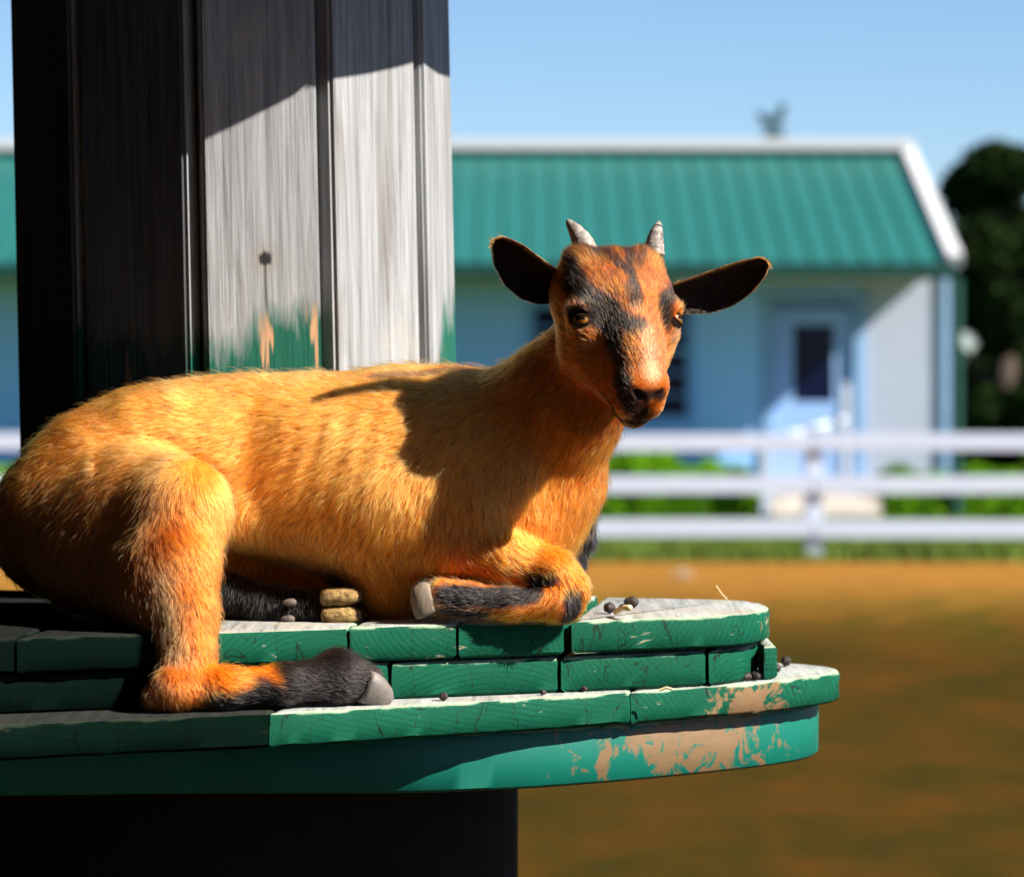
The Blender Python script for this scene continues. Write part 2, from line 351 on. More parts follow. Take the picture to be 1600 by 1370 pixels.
# weathervane on the ridge
vx = (1209-800)/F*ER
bm = bmesh.new(); zb = ZR+.10
add_tube(bm, [(vx, ER, zb), (vx, ER, zb+.30)], .012, 8)
add_box(bm, (vx, ER, zb+.06), (.20, .20, .12), None, .01)
add_tube(bm, [(vx-.16, ER, zb+.15), (vx+.16, ER, zb+.15)], .008, 6); add_tube(bm, [(vx, ER-.16, zb+.18), (vx, ER+.16, zb+.18)], .008, 6)
out = [(-.15, .20), (-.19, .34), (-.11, .30), (-.04, .26), (.03, .29), (.06, .40), (.11, .41), (.15, .36), (.12, .34), (.11, .24), (.05, .17), (-.06, .16)]
va = [bm.verts.new((vx+a_, ER-.012, zb+b_)) for a_, b_ in out]; vb = [bm.verts.new((vx+a_, ER+.012, zb+b_)) for a_, b_ in out]
bm.faces.new(va); bm.faces.new(vb[::-1])
for i in range(len(out)): bm.faces.new((va[i], va[(i+1) % len(out)], vb[(i+1) % len(out)], vb[i]))
bm_obj('weathervane', bm, flat('vane_metal', (.03, .07, .08), .5), house)

# ------------------------------------------------------------------ the fence
FY = 26.3
fence = empty('fence', (0, FY, 0), 'white three rail board fence crossing the paddock in front of the house', 'fence')
posts = [2.25+1.75*k for k in range(-6, 5)]
for x in posts:
    bm = bmesh.new(); add_box(bm, (x, FY, .49), (.135, .12, .98), None, .012)
    add_box(bm, (x, FY, .985), (.155, .14, .03), None, .008); bm_obj('post', bm, M_white, fence)
for zc in (.885, .562, .235):
    for i in range(len(posts)-1):
        bm = bmesh.new(); j = random.uniform(-.008, .008)
        add_box(bm, ((posts[i]+posts[i+1])/2, FY-.078, zc+j), (1.744, .032, .132), Matrix.Rotation(random.uniform(-.003, .003), 3, 'Y'), .005)
        bm_obj('rail', bm, M_white, fence)

# ------------------------------------------------------------------ hedges and trees
def leaf_cloud(pts, size, seed, flatn=0.0):
    r = np.random.default_rng(seed); n = len(pts); a = r.normal(size=(n, 3)); a[:, 2] *= (1-flatn); a /= np.linalg.norm(a, axis=1)[:, None]
    b = np.cross(a, r.normal(size=(n, 3))); b /= np.linalg.norm(b, axis=1)[:, None]
    s = size*r.uniform(.6, 1.3, n)[:, None]
    v = np.stack([pts-a*s, pts-b*s*.5, pts+a*s, pts+b*s*.5], 1).reshape(-1, 3)
    return v, np.arange(4*n).reshape(-1, 4)
def leaf_mat(name, c0, c1, sc=3):
    t = NT(name); g_ = t.n('ShaderNodeNewGeometry'); rp = g_.outputs['Random Per Island']
    v = t.math('ADD', t.math('MULTIPLY', rp, .5), t.math('MULTIPLY', t.noise(t.coord(kind='Object'), sc), .5))
    t.color(t.mix(t.ramp(v, [(.3, 0.0), (.7, 1.0)]), c0, c1)); t.rough(.8, .08)
    t.b.inputs['Transmission Weight'].default_value = 0.0
    return t.m
M_hedge = leaf_mat('hedge_leaf', (.05, .16, .004), (.19, .42, .010)); M_stem = flat('bark', (.10, .07, .05), .9)
def hedge(X0, X1, Yc, wd, hfun, label, seed):
    h = empty('hedge', ((X0+X1)/2, Yc, 0), label, 'hedge')
    r = np.random.default_rng(seed); n = int(26000*(X1-X0)/3)
    u = r.uniform(X0, X1, n); H = np.array([hfun(x) for x in u])*(1+.10*np.sin(u*7.3+seed)+.06*np.sin(u*17+1))
    side = r.random(n); th = r.uniform(0, math.pi, n); rad = 1-.25*r.random(n)**2
    y = Yc+np.cos(th)*wd/2*rad*1.05; zz = np.abs(np.sin(th))**.55*H*rad
    zz = np.where(side < .35, r.uniform(.03, 1, n)*zz, zz)
    p = np.stack([u, y, np.maximum(zz, .02)], 1); v, f = leaf_cloud(p, .03, seed)
    link('foliage', mesh_np('foliage', v, f), M_hedge, h)
    x = X0+.2
    while x < X1-.1:
        hh = hfun(x)*.8; bm = bmesh.new(); add_tube(bm, [(x, Yc, 0), (x+random.uniform(-.1, .1), Yc+random.uniform(-.1, .1), hh)], [.025, .008], 6)
        bm_obj('stem', bm, M_stem, h); x += .4
    return h
def hL(x): return .64*min(1, .55+.45*max(0, min(1, (2.45-x)/1.1)))
hedge(-.2, 2.42, 33.9, .8, hL, 'clipped bright green hedge under the house window left of the steps', 5)
hedge(3.55, 5.1, 33.9, .75, lambda x: .42, 'low dark green hedge against the lit wall right of the steps', 6)
hedge(-8.5, -3.2, 33.9, .8, lambda x: .5, 'clipped green hedge left of the goat tower', 8)
hedge(5.2, 9.5, 35.0, 1.2, lambda x: .78, 'taller dark green hedge beyond the corner of the house', 9)

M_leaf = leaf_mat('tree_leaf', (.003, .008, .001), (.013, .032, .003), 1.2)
def tree(X, Y, H, R, label, seed, zb=.25):
    T = empty('tree', (X, Y, 0), label, 'tree', 'trees beyond the house')
    r = np.random.default_rng(seed); random.seed(seed)
    bm = bmesh.new(); add_tube(bm, [(X, Y, -.1), (X+.1, Y, H*.35), (X-.05, Y, H*.75)], [.22, .15, .05], 10)
    blobs = []
    for k in range(34):
        th = r.uniform(0, 2*math.pi); ht = r.uniform(zb, .93); rr = R*math.sin(math.pi*min(1, max(.12, (ht-zb+.18)/(1.12-zb))))*r.uniform(.35, .95)
        c = np.array([X+math.cos(th)*rr, Y+math.sin(th)*rr, H*ht]); blobs.append((c, r.uniform(.22, .42)*R))
        if k % 2 == 0: add_tube(bm, [(X, Y, H*ht*.55), ((X+c[0])/2, (Y+c[1])/2, H*ht*.85), tuple(c)], [.07, .045, .015], 6)
    bm_obj('trunk', bm, flat('tree_bark', (.07, .05, .04), .9), T, True)
    P_ = []
    for c, q in blobs:
        n = int(900*(q/(.3*R))**2); d = r.normal(size=(n, 3)); d /= np.linalg.norm(d, axis=1)[:, None]
        P_.append(c+d*(q*r.uniform(.45, 1.08, n)**.6)[:, None]*np.array([1, 1, .8]))
    v, f = leaf_cloud(np.concatenate(P_), .075, seed)
    link('crown', mesh_np('crown', v, f), M_leaf, T)
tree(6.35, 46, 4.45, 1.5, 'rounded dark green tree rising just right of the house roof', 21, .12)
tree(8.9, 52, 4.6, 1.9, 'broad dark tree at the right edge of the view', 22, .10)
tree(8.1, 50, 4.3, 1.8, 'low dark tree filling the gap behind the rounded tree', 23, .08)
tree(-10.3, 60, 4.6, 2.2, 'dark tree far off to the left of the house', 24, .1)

# pale leaf on the dirt beyond the platform
yl = F*CH/(908-HZ); cl = P(1068, 908, yl)
bm = bmesh.new(); pts = []
for i in range(11):
    u = i/10; w = .055*math.sin(math.pi*u)**.8+.002
    for s in (-1, 0, 1): pts.append(bm.verts.new((cl.x+(u-.5)*.16, cl.y+s*w*.8, .012+abs(s)*w*.9+.02*math.sin(u*3))))
for i in range(10):
    for s in (0, 1): bm.faces.new((pts[3*i+s], pts[3*i+s+1], pts[3*i+4+s], pts[3*i+3+s]))
bmesh.ops.solidify(bm, geom=bm.faces[:], thickness=.002)
tag(bm_obj('dry_leaf', bm, flat('pale_leaf', (.80, .72, .62), .7)), 'pale curled dry leaf lying on the tan dirt', 'leaf')

# ------------------------------------------------------------------ open shed added out of view; its roof and walls block sky light
sky_blocker = empty('sky_blocker_shed', (-3.2, 0, 0), 'dark brown open sided shed beside and behind the photographer, left of the goat tower, added unseen to block sky light', 'sky_blocker')
M_blocker = flat('blocker_boards', (.045, .028, .018), .9, .1, .25, 4)
def blocker_part(name, bits):
    bm = bmesh.new()
    for c_, s_, r_ in bits: add_box(bm, c_, s_, r_, .004)
    bm_obj(name, bm, M_blocker, sky_blocker)
for i in range(60): blocker_part('wall_board', [((-2.25, -7.9+i*.27, 1.75), (.03, .262, 3.5), None)])
for i in range(17): blocker_part('blocker_end_board', [((-2.1+i*.27, -8.0, 1.75), (.262, .03, 3.5), None)])
for y in (-7.8, 8.0): blocker_part('blocker_corner_post', [((-2.33, y, 1.75), (.12, .12, 3.5), None)])
blocker_part('roof', [((-.95, .1, 3.56), (5.0, 16.8, .06), Matrix.Rotation(math.radians(-1.5), 3, 'Y'))])
for y in (-7.5, -3.7, .1, 3.9, 7.7): blocker_part('blocker_rafter', [((-.95, y, 3.44), (4.8, .06, .14), Matrix.Rotation(math.radians(-1.5), 3, 'Y'))])

# ------------------------------------------------------------------ the goat tower
AX, AY, RC = (378-800)/F*4.40, 4.40, .278
tower = empty('goat_tower', (AX, AY, 0), 'round wooden goat tower of grey upright boards with green painted plank platforms', 'goat tower')
lean = Matrix.Translation((AX, AY, 1.2)) @ Matrix.Rotation(math.radians(-1.2), 4, 'Y') @ Matrix.Translation((-AX, -AY, -1.2))
z0, z1 = 1.05, 2.148
bmats = {}
for k in range(11):
    a = math.radians(-5+32.7*(k+.5)); ad = (math.degrees(a)+180) % 360-180
    chord = 2*RC*math.sin(math.radians(16.36))-.019
    bm = bmesh.new(); add_box(bm, (0, .019, (z1-z0)/2), (chord, .036, z1-z0), None, .0045)
    # along-board subdivisions give the slightly worn edge
    for v in bm.verts: v.co.x += .0012*math.sin(v.co.z*40+k)
    nrm = Vector((math.sin(a), -math.cos(a), 0)); Rm = RC*math.cos(math.radians(16.36))
    m = lean @ Matrix.Translation((AX+nrm.x*Rm, AY+nrm.y*Rm, z0)) @ Matrix.Rotation(a, 4, 'Z')
    idx = {0: 3, 1: 4, 2: 5}.get(k, 6+k)
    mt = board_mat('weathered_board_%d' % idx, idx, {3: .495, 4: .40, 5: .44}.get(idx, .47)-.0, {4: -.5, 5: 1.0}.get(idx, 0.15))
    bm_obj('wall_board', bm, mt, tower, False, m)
bm = bmesh.new(); add_tube(bm, [lean @ Vector((AX, AY, 1.06)), lean @ Vector((AX, AY, 2.146))], .212, 24); bm_obj('inner_drum', bm, M_core, tower, True)
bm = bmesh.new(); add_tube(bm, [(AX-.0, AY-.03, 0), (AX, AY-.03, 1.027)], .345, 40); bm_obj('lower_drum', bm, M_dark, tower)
# upper platform that shades the boards
ux, uy = (lean @ Vector((AX, AY, 2.2))).xy
bm = bmesh.new()
for k in range(9):
    x0, x1 = -.64+k*1.28/9, -.64+(k+1)*1.28/9-.006
    xs = [x0+(x1-x0)*i/6 for i in range(7)]
    for (zz, th_) in ((2.150, .038),):
        fr = [(ux+x_, uy-math.sqrt(max(0.0004, .4096-x_*x_))) for x_ in xs]; bk = [(ux+x_, uy+math.sqrt(max(0.0004, .4096-x_*x_))) for x_ in xs[::-1]]
        lo = [bm.verts.new((*p, zz)) for p in fr+bk]; hi = [bm.verts.new((*p, zz+th_)) for p in fr+bk]
        bm.faces.new(lo); bm.faces.new(hi); n_ = len(lo)
        for i in range(n_): bm.faces.new((lo[i], lo[(i+1) % n_], hi[(i+1) % n_], hi[i]))
bm_obj('upper_platform', bm, plank_mat('upper_plank', 11), tower)

def curve(pts, x):
    for (xa, ya), (xb, yb) in zip(pts[:-1], pts[1:]):
        if xa <= x <= xb: return ya+(yb-ya)*(x-xa)/(xb-xa)
    return pts[-1][1] if x > pts[-1][0] else pts[0][1]
def smooth_poly(pts, it=2):
    for _ in range(it):
        q = [pts[0]]
        for a_, b_ in zip(pts[:-1], pts[1:]):
            q += [(a_[0]*.75+b_[0]*.25, a_[1]*.75+b_[1]*.25), (a_[0]*.25+b_[0]*.75, a_[1]*.25+b_[1]*.75)]
        q.append(pts[-1]); pts = q
    return pts
def clip(poly, x, keep_right, skew):
    # clip a plan polygon by the line  X + skew*(Y-4) = x
    f_ = lambda p: (p[0]+skew*(p[1]-4)-x)*(1 if keep_right else -1)
    out = []
    for i in range(len(poly)):
        a_, b_ = poly[i], poly[(i+1) % len(poly)]; fa, fb = f_(a_), f_(b_)
        if fa >= 0: out.append(a_)
        if fa*fb < 0:
            t_ = fa/(fa-fb); out.append((a_[0]+(b_[0]-a_[0])*t_, a_[1]+(b_[1]-a_[1])*t_))
    return out
def plank(poly, zlo, zhi, mat, name='platform_plank', bev=.004, rough=.0004, parent=tower, subdiv=True):
    # dense outline so that the edge can be slightly uneven
    pts = []
    for i in range(len(poly)):
        a_, b_ = Vector((*poly[i], 0)), Vector((*poly[(i+1) % len(poly)], 0)); n_ = max(1, int((b_-a_).length/.012))
        for j in range(n_): pts.append(a_.lerp(b_, j/n_))
    cx = sum(p.x for p in pts)/len(pts); cy = sum(p.y for p in pts)/len(pts)
    bm = bmesh.new(); n_ = len(pts); rings = []
    prof = [(-bev, 0), (0, bev*.9), (0, (zhi-zlo)*.5), (0, (zhi-zlo)-bev*1.3), (-bev*.4, (zhi-zlo)-bev*.35), (-bev*1.5, (zhi-zlo))]
    nr = []
    for i in range(n_):
        d_ = (pts[(i+1) % n_]-pts[i-1]).normalized(); nr.append(Vector((d_.y, -d_.x, 0)))
    area = sum(pts[i].x*pts[(i+1) % n_].y-pts[(i+1) % n_].x*pts[i].y for i in range(n_)); sg = 1 if area > 0 else -1
    for (off, h_) in prof:
        ring = []
        for i in range(n_):
            q = pts[i]+nr[i]*sg*(off+random.gauss(0, rough)); ring.append(bm.verts.new((q.x-cx, q.y-cy, zlo+h_-zlo+random.gauss(0, rough*.4))))
        rings.append(ring)
    for r0, r1 in zip(rings[:-1], rings[1:]):
        for i in range(n_): bm.faces.new((r0[i], r0[(i+1) % n_], r1[(i+1) % n_], r1[i]))
    bm.faces.new(rings[0][::-1]); bm.faces.new(rings[-1])
    o = bm_obj(name, bm, mat, parent, True, Matrix.Translation((cx, cy, zlo)))
    md = o.modifiers.new('auto', 'EDGE_SPLIT'); md.split_angle = math.radians(50)
    return o
ZT = 1.214
top_o = smooth_poly([(-.95, 3.44), (-.31, 3.70), (-.14, 3.778), (.056, 3.858), (.19, 3.918), (.262, 3.965), (.296, 4.04), (.300, 4.12), (.285, 4.185), (.24, 4.215), (.12, 4.25), (-.10, 4.30), (-.95, 4.42)], 2)
cuts = [-.95, -.72, -.475, -.182, .0575, .33]          # X of the joints along the front
def fx(px, pts):                                       # X of a joint seen at photo column px on a plan outline
    best = None
    for (xa, ya), (xb, yb) in zip(pts[:-1], pts[1:]):
        for s in range(21):
            x_ = xa+(xb-xa)*s/20; y_ = ya+(yb-ya)*s/20
            d_ = abs(800+F*x_/y_-px)
            if best is None or d_ < best[0]: best = (d_, x_, y_)
    return best[1], best[2]
SK = -.12
half = len(top_o)//2
def joint(px, outl): x_, y_ = fx(px, outl[:int(len(outl)*.5)]); return x_+SK*(y_-4)
jt = [-1.2, joint(20, top_o), joint(262, top_o), joint(543, top_o), joint(714, top_o), joint(886, top_o), 1.0]
rings_c = [(0, 0, -.1), (0, 0, -.1), (.03, 0, -.07), (.05, 0, .09), (-.09, 0, -.03), (-.08, 0, .10)]
for i in range(6):
    g_ = .0045 if i in (5,) else .0018
    pl = clip(clip(top_o, jt[i]+g_, True, SK), jt[i+1]-(.0045 if i == 4 else .0018), False, SK)
    if len(pl) > 2: plank(pl, ZT-.038+random.uniform(-.001, .001), ZT+random.uniform(-.002, .0), plank_mat('top_plank_%d' % i, 20+i, rings_c[i], .9, (.19, 0, .02) if i == 5 else None, dsc=2.3, shade_tone=(.03, .05)[i] if i < 2 else 1.0))
# second tier, a little narrower
t2 = smooth_poly([(-.95, 3.455), (-.31, 3.712), (.056, 3.868), (.19, 3.928), (.252, 3.975), (.283, 4.05), (.286, 4.12), (.27, 4.17), (.2, 4.2), (-.95, 4.38)], 2)
jt = [-1.2, joint(250, t2), joint(606, t2), joint(873, t2), joint(1104, t2), joint(1192, t2)]
jt[-1] = 1.0
for i in range(5):
    pl = clip(clip(t2, jt[i]+.0022, True, SK), jt[i+1]-.0022, False, SK)
    if len(pl) > 2: plank(pl, ZT-.080, ZT-.0415, plank_mat('under_plank_%d' % i, 30+i, [(0, 0, -.1), (0, 0, .1), (0, 0, -.15), (.1, 0, .12), (.01, 0, -.02)][i], .15, shade_tone=.05 if i == 0 else 1.0))
plank([(.288, 4.02), (.3035, 4.03), (.3035, 4.17), (.288, 4.17)], ZT-.0795, ZT-.0425, plank_mat('end_block', 40, chips=0), 'end_block')
# the broad slab
ZS = 1.134
s_o = smooth_poly([(-1.1, 3.19), (-.484, 3.55), (-.232, 3.645), (-.071, 3.752), (.07, 3.838), (.216, 3.945), (.33, 4.045), (.385, 4.13), (.388, 4.20), (.34, 4.262), (.20, 4.29), (-1.1, 4.6)], 2)
jt = [-2, joint(420, s_o), joint(985, s_o), 2]
for i in range(3):
    pl = clip(clip(s_o, jt[i]+(.0006 if i else 0), True, SK), jt[i+1]-.0006, False, SK)
    plank(pl, ZS-.036, ZS-.0005*i, plank_mat('slab_%d' % i, 50+i, [(.2, 0, -1.6), (.5, 0, 2.2), (-.25, 0, -.12)][i], .8, (.045, 0, .018) if i == 2 else None, dsc=2.2, shade_tone=.07 if i == 0 else 1.0), 'slab_board', .004, .0006)
b_o = smooth_poly([(-1.1, 3.70), (-.40, 3.79), (-.24, 3.79), (-.07, 3.795), (.07, 3.862), (.208, 3.966), (.315, 4.066), (.362, 4.15), (.370, 4.26), (.33, 4.36), (-1.1, 4.8)], 2)
plank(b_o, 1.032, ZS-.0385, plank_mat('rim_band', 60, chips=.1, dirt=(.715, 0, .037), smoothp=True), 'rim_band', .004, .0002)

# ------------------------------------------------------------------ droppings, straw
M_drop = flat('dropping', (.028, .020, .018), .65, .3, .4, 200)
def plane_pt(px, py, z): Y = (CH-z)*F/(py-HZ); return Vector(((px-800)/F*Y, Y, z))
def dropping(c, s, label, k):
    bm = bmesh.new(); bmesh.ops.create_icosphere(bm, subdivisions=3, radius=1)
    for v in bm.verts:
        d = v.co.copy(); v.co = Vector((d.x*s*1.25, d.y*s, d.z*s*.95))*(1+.09*math.sin(d.x*5+k)+.07*math.sin(d.y*7+k*2)); v.co.x += .18*s*d.x*d.x
    o = bm_obj('dropping', bm, M_drop, None, True, Matrix.Translation(c+Vector((0, 0, s*.9))) @ Matrix.Rotation(k*1.3, 4, 'Z'))
    tag(o, label, 'dropping', 'goat droppings on the platform')
for k, (px, py, z, s, lab) in enumerate([
    (986, 949, ZT, .0068, 'dark pellet standing on the grey top plank at the far end of the straw stub'),
    (952, 957, ZT, .0062, 'dark pellet at the near end of the straw stub on the top plank'),
    (974, 953, ZT, .0040, 'small dark crumb between the two pellets beside the straw stub'),
    (1168, 1063, ZS, .0048, 'left pellet of the touching pair in front of the end block'),
    (1180, 1062, ZS, .0052, 'right pellet of the touching pair in front of the end block'),
    (1210, 1050, ZS, .0055, 'single pellet beside the end block on the broad slab'),
    (1228, 1040, ZS, .0062, 'largest pellet near the back rim of the broad slab'),
    (976, 1076, ZS, .0050, 'pellet on the broad slab under the second plank layer near the front middle'),
    (966, 1076, ZS, .0034, 'tiny crumb touching the middle pellet under the plank layer'),
    (912, 1080, ZS, .0034, 'tiny pellet on the slab front edge below the plank joint'),
    (848, 1085, ZS, .0030, 'tiny pale crumb on the slab left of the plank joint'),
    (693, 1094, ZS, .0050, 'pellet on the slab to the right of the hind hoof')]):
    dropping(plane_pt(px, py, z), s, lab, k)
M_straw = flat('straw', (.62, .48, .26), .6, .3, .2, 60)
bm = bmesh.new(); a_ = plane_pt(962, 956, ZT+.004); b_ = plane_pt(984, 949, ZT+.012); add_tube(bm, [a_, a_.lerp(b_, .5)+Vector((0, 0, .002)), b_], [.0035, .003, .0034], 7)
tag(bm_obj('straw_stub', bm, M_straw, None, True), 'short pale straw stub between two dark pellets on the top plank', 'straw')
bm = bmesh.new(); a_ = plane_pt(1136, 936, ZT+.002); add_tube(bm, [a_, a_+Vector((-.006, 0, .006)), a_+Vector((-.013, 0.002, .016))], [.0008]*3, 5)
tag(bm_obj('straw', bm, M_straw), 'thin straw poking up at the back rim of the top plank', 'straw')
bm = bmesh.new(); a_ = plane_pt(1030, 1078, ZS+.002); add_tube(bm, [a_, a_+Vector((.008, 0.0, .003)), a_+Vector((.015, 0, .001))], [.0015]*3, 5)
tag(bm_obj('straw', bm, M_straw), 'pale straw crumb on the slab below the white drip', 'straw')
# mud clod hanging under the rim band is left to the band itself

# ------------------------------------------------------------------ the goat: one implicit surface, polygonised with surface nets
goat = empty('goat', P(600, 975, 3.93), 'orange brown young goat with small horns lying on the green platform', 'goat')
goat.location.z = ZT
prims = []
def cap(pts, k=.03, sq=1.0):             # chain of tapered capsules given as photo column, row, distance, radius in pixels
    q = [(np.array(P(x, y, Y)), r/F*Y) for x, y, Y, r in pts]
    for (a_, ra), (b_, rb) in zip(q[:-1], q[1:]): prims.append(('c', a_, b_, ra, rb, k, sq))
    if len(q) == 1: prims.append(('c', q[0][0], q[0][0]+np.array([0, 0, 1e-4]), q[0][1], q[0][1], k, sq))
def cut(x, y, Y, r, k=.02): prims.append(('x', np.array(P(x, y, Y)), None, r/F*Y, None, k, 1.0))
# trunk
cap([(95, 822, 3.92, 108), (165, 785, 3.93, 135), (255, 757, 3.95, 148)], .035)
cap([(255, 757, 3.95, 148), (330, 728, 3.955, 124), (400, 722, 3.955, 124), (500, 737, 3.955, 144), (610, 762, 3.95, 164), (700, 755, 3.95, 160)], .03)
cap([(590, 820, 3.95, 95), (640, 840, 3.94, 105), (720, 835, 3.94, 100)], .03)
cap([(640, 690, 3.95, 98), (700, 690, 3.95, 100)], .05)
cap([(480, 772, 3.915, 96), (600, 798, 3.905, 112), (700, 795, 3.90, 106)], .03)
# shoulder, chest, brisket
cap([(700, 740, 3.93, 130), (760, 790, 3.92, 118), (822, 800, 3.92, 88)], .03)
cap([(690, 650, 3.90, 30), (715, 720, 3.865, 30), (745, 800, 3.85, 34)], .03)
cap([(215, 655, 3.90, 26), (262, 650, 3.90, 24)], .03)
cap([(800, 740, 3.92, 120), (846, 760, 3.93, 78), (842, 845, 3.94, 46)], .03)
cap([(600, 890, 3.90, 58), (612, 920, 3.89, 46)], .03)
# neck and throat
cap([(760, 715, 3.93, 110), (856, 632, 3.89, 74), (905, 565, 3.86, 66)], .04)
cap([(862, 725, 3.92, 78), (902, 645, 3.87, 58), (940, 590, 3.835, 52)], .03)
# near thigh, shank, foot
cap([(130, 812, 3.90, 112), (215, 805, 3.83, 100), (276, 798, 3.775, 76)], .022)
cap([(276, 798, 3.775, 76), (266, 890, 3.73, 70), (284, 960, 3.70, 50), (292, 1020, 3.68, 38), (272, 1072, 3.655, 31)], .02)
cap([(150, 870, 3.84, 90), (240, 930, 3.74, 55)], .04)
cap([(262, 1078, 3.645, 29), (243, 1088, 3.645, 21)], .012)
cap([(292, 1000, 3.675, 16), (250, 1078, 3.65, 13)], .006)
cap([(275, 1078, 3.655, 31), (350, 1074, 3.665, 29), (440, 1068, 3.69, 27), (525, 1058, 3.725, 35), (566, 1066, 3.74, 31)], .015)
# flap of skin between thigh and belly
cap([(330, 825, 3.86, 32), (390, 805, 3.89, 38), (450, 820, 3.91, 38)], .03)
cap([(330, 850, 3.96, 60), (400, 872, 4.0, 56), (330, 915, 3.97, 45)], .03)
cap([(400, 872, 4.0, 56), (470, 900, 4.01, 50), (540, 930, 4.0, 42)], .03)
# near foreleg: upper arm, forearm, knee, folded cannon
cap([(690, 850, 3.86, 60), (780, 868, 3.845, 38), (860, 893, 3.845, 31), (886, 918, 3.845, 33)], .018)
cap([(886, 922, 3.845, 33), (872, 942, 3.832, 26), (800, 944, 3.822, 24), (730, 936, 3.818, 26), (690, 932, 3.815, 29)], .008)
cap([(886, 945, 3.845, 24)], .01)
# far foreleg knee poking out past the chest
cap([(840, 870, 3.97, 40), (908, 812, 3.975, 17), (912, 838, 3.975, 15), (885, 890, 3.975, 24), (860, 940, 3.975, 24)], .008)
# far hind cannon under the belly
cap([(330, 925, 3.90, 40), (420, 945, 3.875, 25), (495, 948, 3.865, 25)], .012)
# head in its own frame: w to the viewer's right, l from poll to nose, d out of the forehead
yaw, pit = math.radians(22), math.radians(58)
Wv = Vector((math.cos(yaw), math.sin(yaw), 0)); Fh = Vector((math.sin(yaw), -math.cos(yaw), 0)); Zu = Vector((0, 0, 1))
Lv = math.cos(pit)*Fh-math.sin(pit)*Zu; Dv = math.sin(pit)*Fh+math.cos(pit)*Zu
H0 = P(985, 491, 3.770)
def HP(w, l, d): return H0+Wv*w+Lv*l+Dv*d
def hcap(pts, k=.012, sq=1.0):
    for (a_, b_) in zip(pts[:-1], pts[1:]): prims.append(('c', np.array(HP(*a_[:3])), np.array(HP(*b_[:3])), a_[3], b_[3], k, 1.0))
    if len(pts) == 1: prims.append(('c', np.array(HP(*pts[0][:3])), np.array(HP(*pts[0][:3]))+np.array([0, 0, 1e-4]), pts[0][3], pts[0][3], k, 1.0))
def hcut(w, l, d, r, k=.003): prims.append(('x', np.array(HP(w, l, d)), None, r, None, k, 1.0))
def hcutcap(a_, b_, ra, rb, k=.003): prims.append(('xc', np.array(HP(*a_)), np.array(HP(*b_)), ra, rb, k, 1.0))
hcap([(-.024, -.050, -.034, .041), (.024, -.050, -.034, .041)], .02)
hcap([(-.022, -.028, -.030, .042), (.022, -.028, -.030, .042)], .02)
hcap([(0, -.055, -.060, .046), (0, -.01, -.062, .046)], .025)
hcap([(0, -.058, -.016, .024), (0, -.030, -.005, .022)], .02)
for s in (-1, 1):
    hcap([(s*.036, -.070, -.014, .0205)], .012)
    hcap([(s*.043, -.020, -.008, .0140), (s*.050, -.009, -.011, .0145), (s*.048, .008, -.019, .0120)], .010)
    hcap([(s*.030, .012, -.050, .034), (s*.020, .050, -.046, .022)], .02)
hcap([(0, -.012, -.026, .040), (0, .030, -.022, .031), (0, .056, -.019, .0255), (0, .076, -.018, .0240)], .018)
hcap([(0, -.010, .000, .014), (0, .050, -.008, .0145)], .02)
hcap([(-.012, .079, -.017, .0195), (.012, .079, -.017, .0195)], .008)
for s in (-1, 1):
    hcap([(s*.0135, .089, -.010, .0092)], .007)
    hcap([(s*.015, .064, -.034, .020), (s*.012, .092, -.032, .0160)], .009)
hcap([(0, .000, -.070, .034), (0, .050, -.060, .023), (0, .080, -.052, .0180), (0, .094, -.048, .0165)], .010)
# mouth line, lip groove, nostrils
for s in (-1, 1):
    hcutcap((s*.003, .111, -.040), (s*.024, .092, -.0435), .0016, .0018, .003)
    hcutcap((s*.024, .092, -.0435), (s*.033, .060, -.046), .0018, .0010, .003)
    hcutcap((s*.0085, .0990, -.0085), (s*.0175, .0950, -.0015), .0040, .0032, .003)
hcutcap((0, .103, -.010), (0, .113, -.036), .0012, .0014, .003)
EYES = []
for s in (-1, 1):
    ax = (Wv*s*.80+Dv*.52+Lv*.02).normalized()
    c = HP(s*.0505, .001, -.012); e = c+ax*.0035
    prims.append(('x', np.array(c+ax*.0170), None, .0105, None, .003, 1.0)); EYES.append((c+ax*.0042, ax, s))

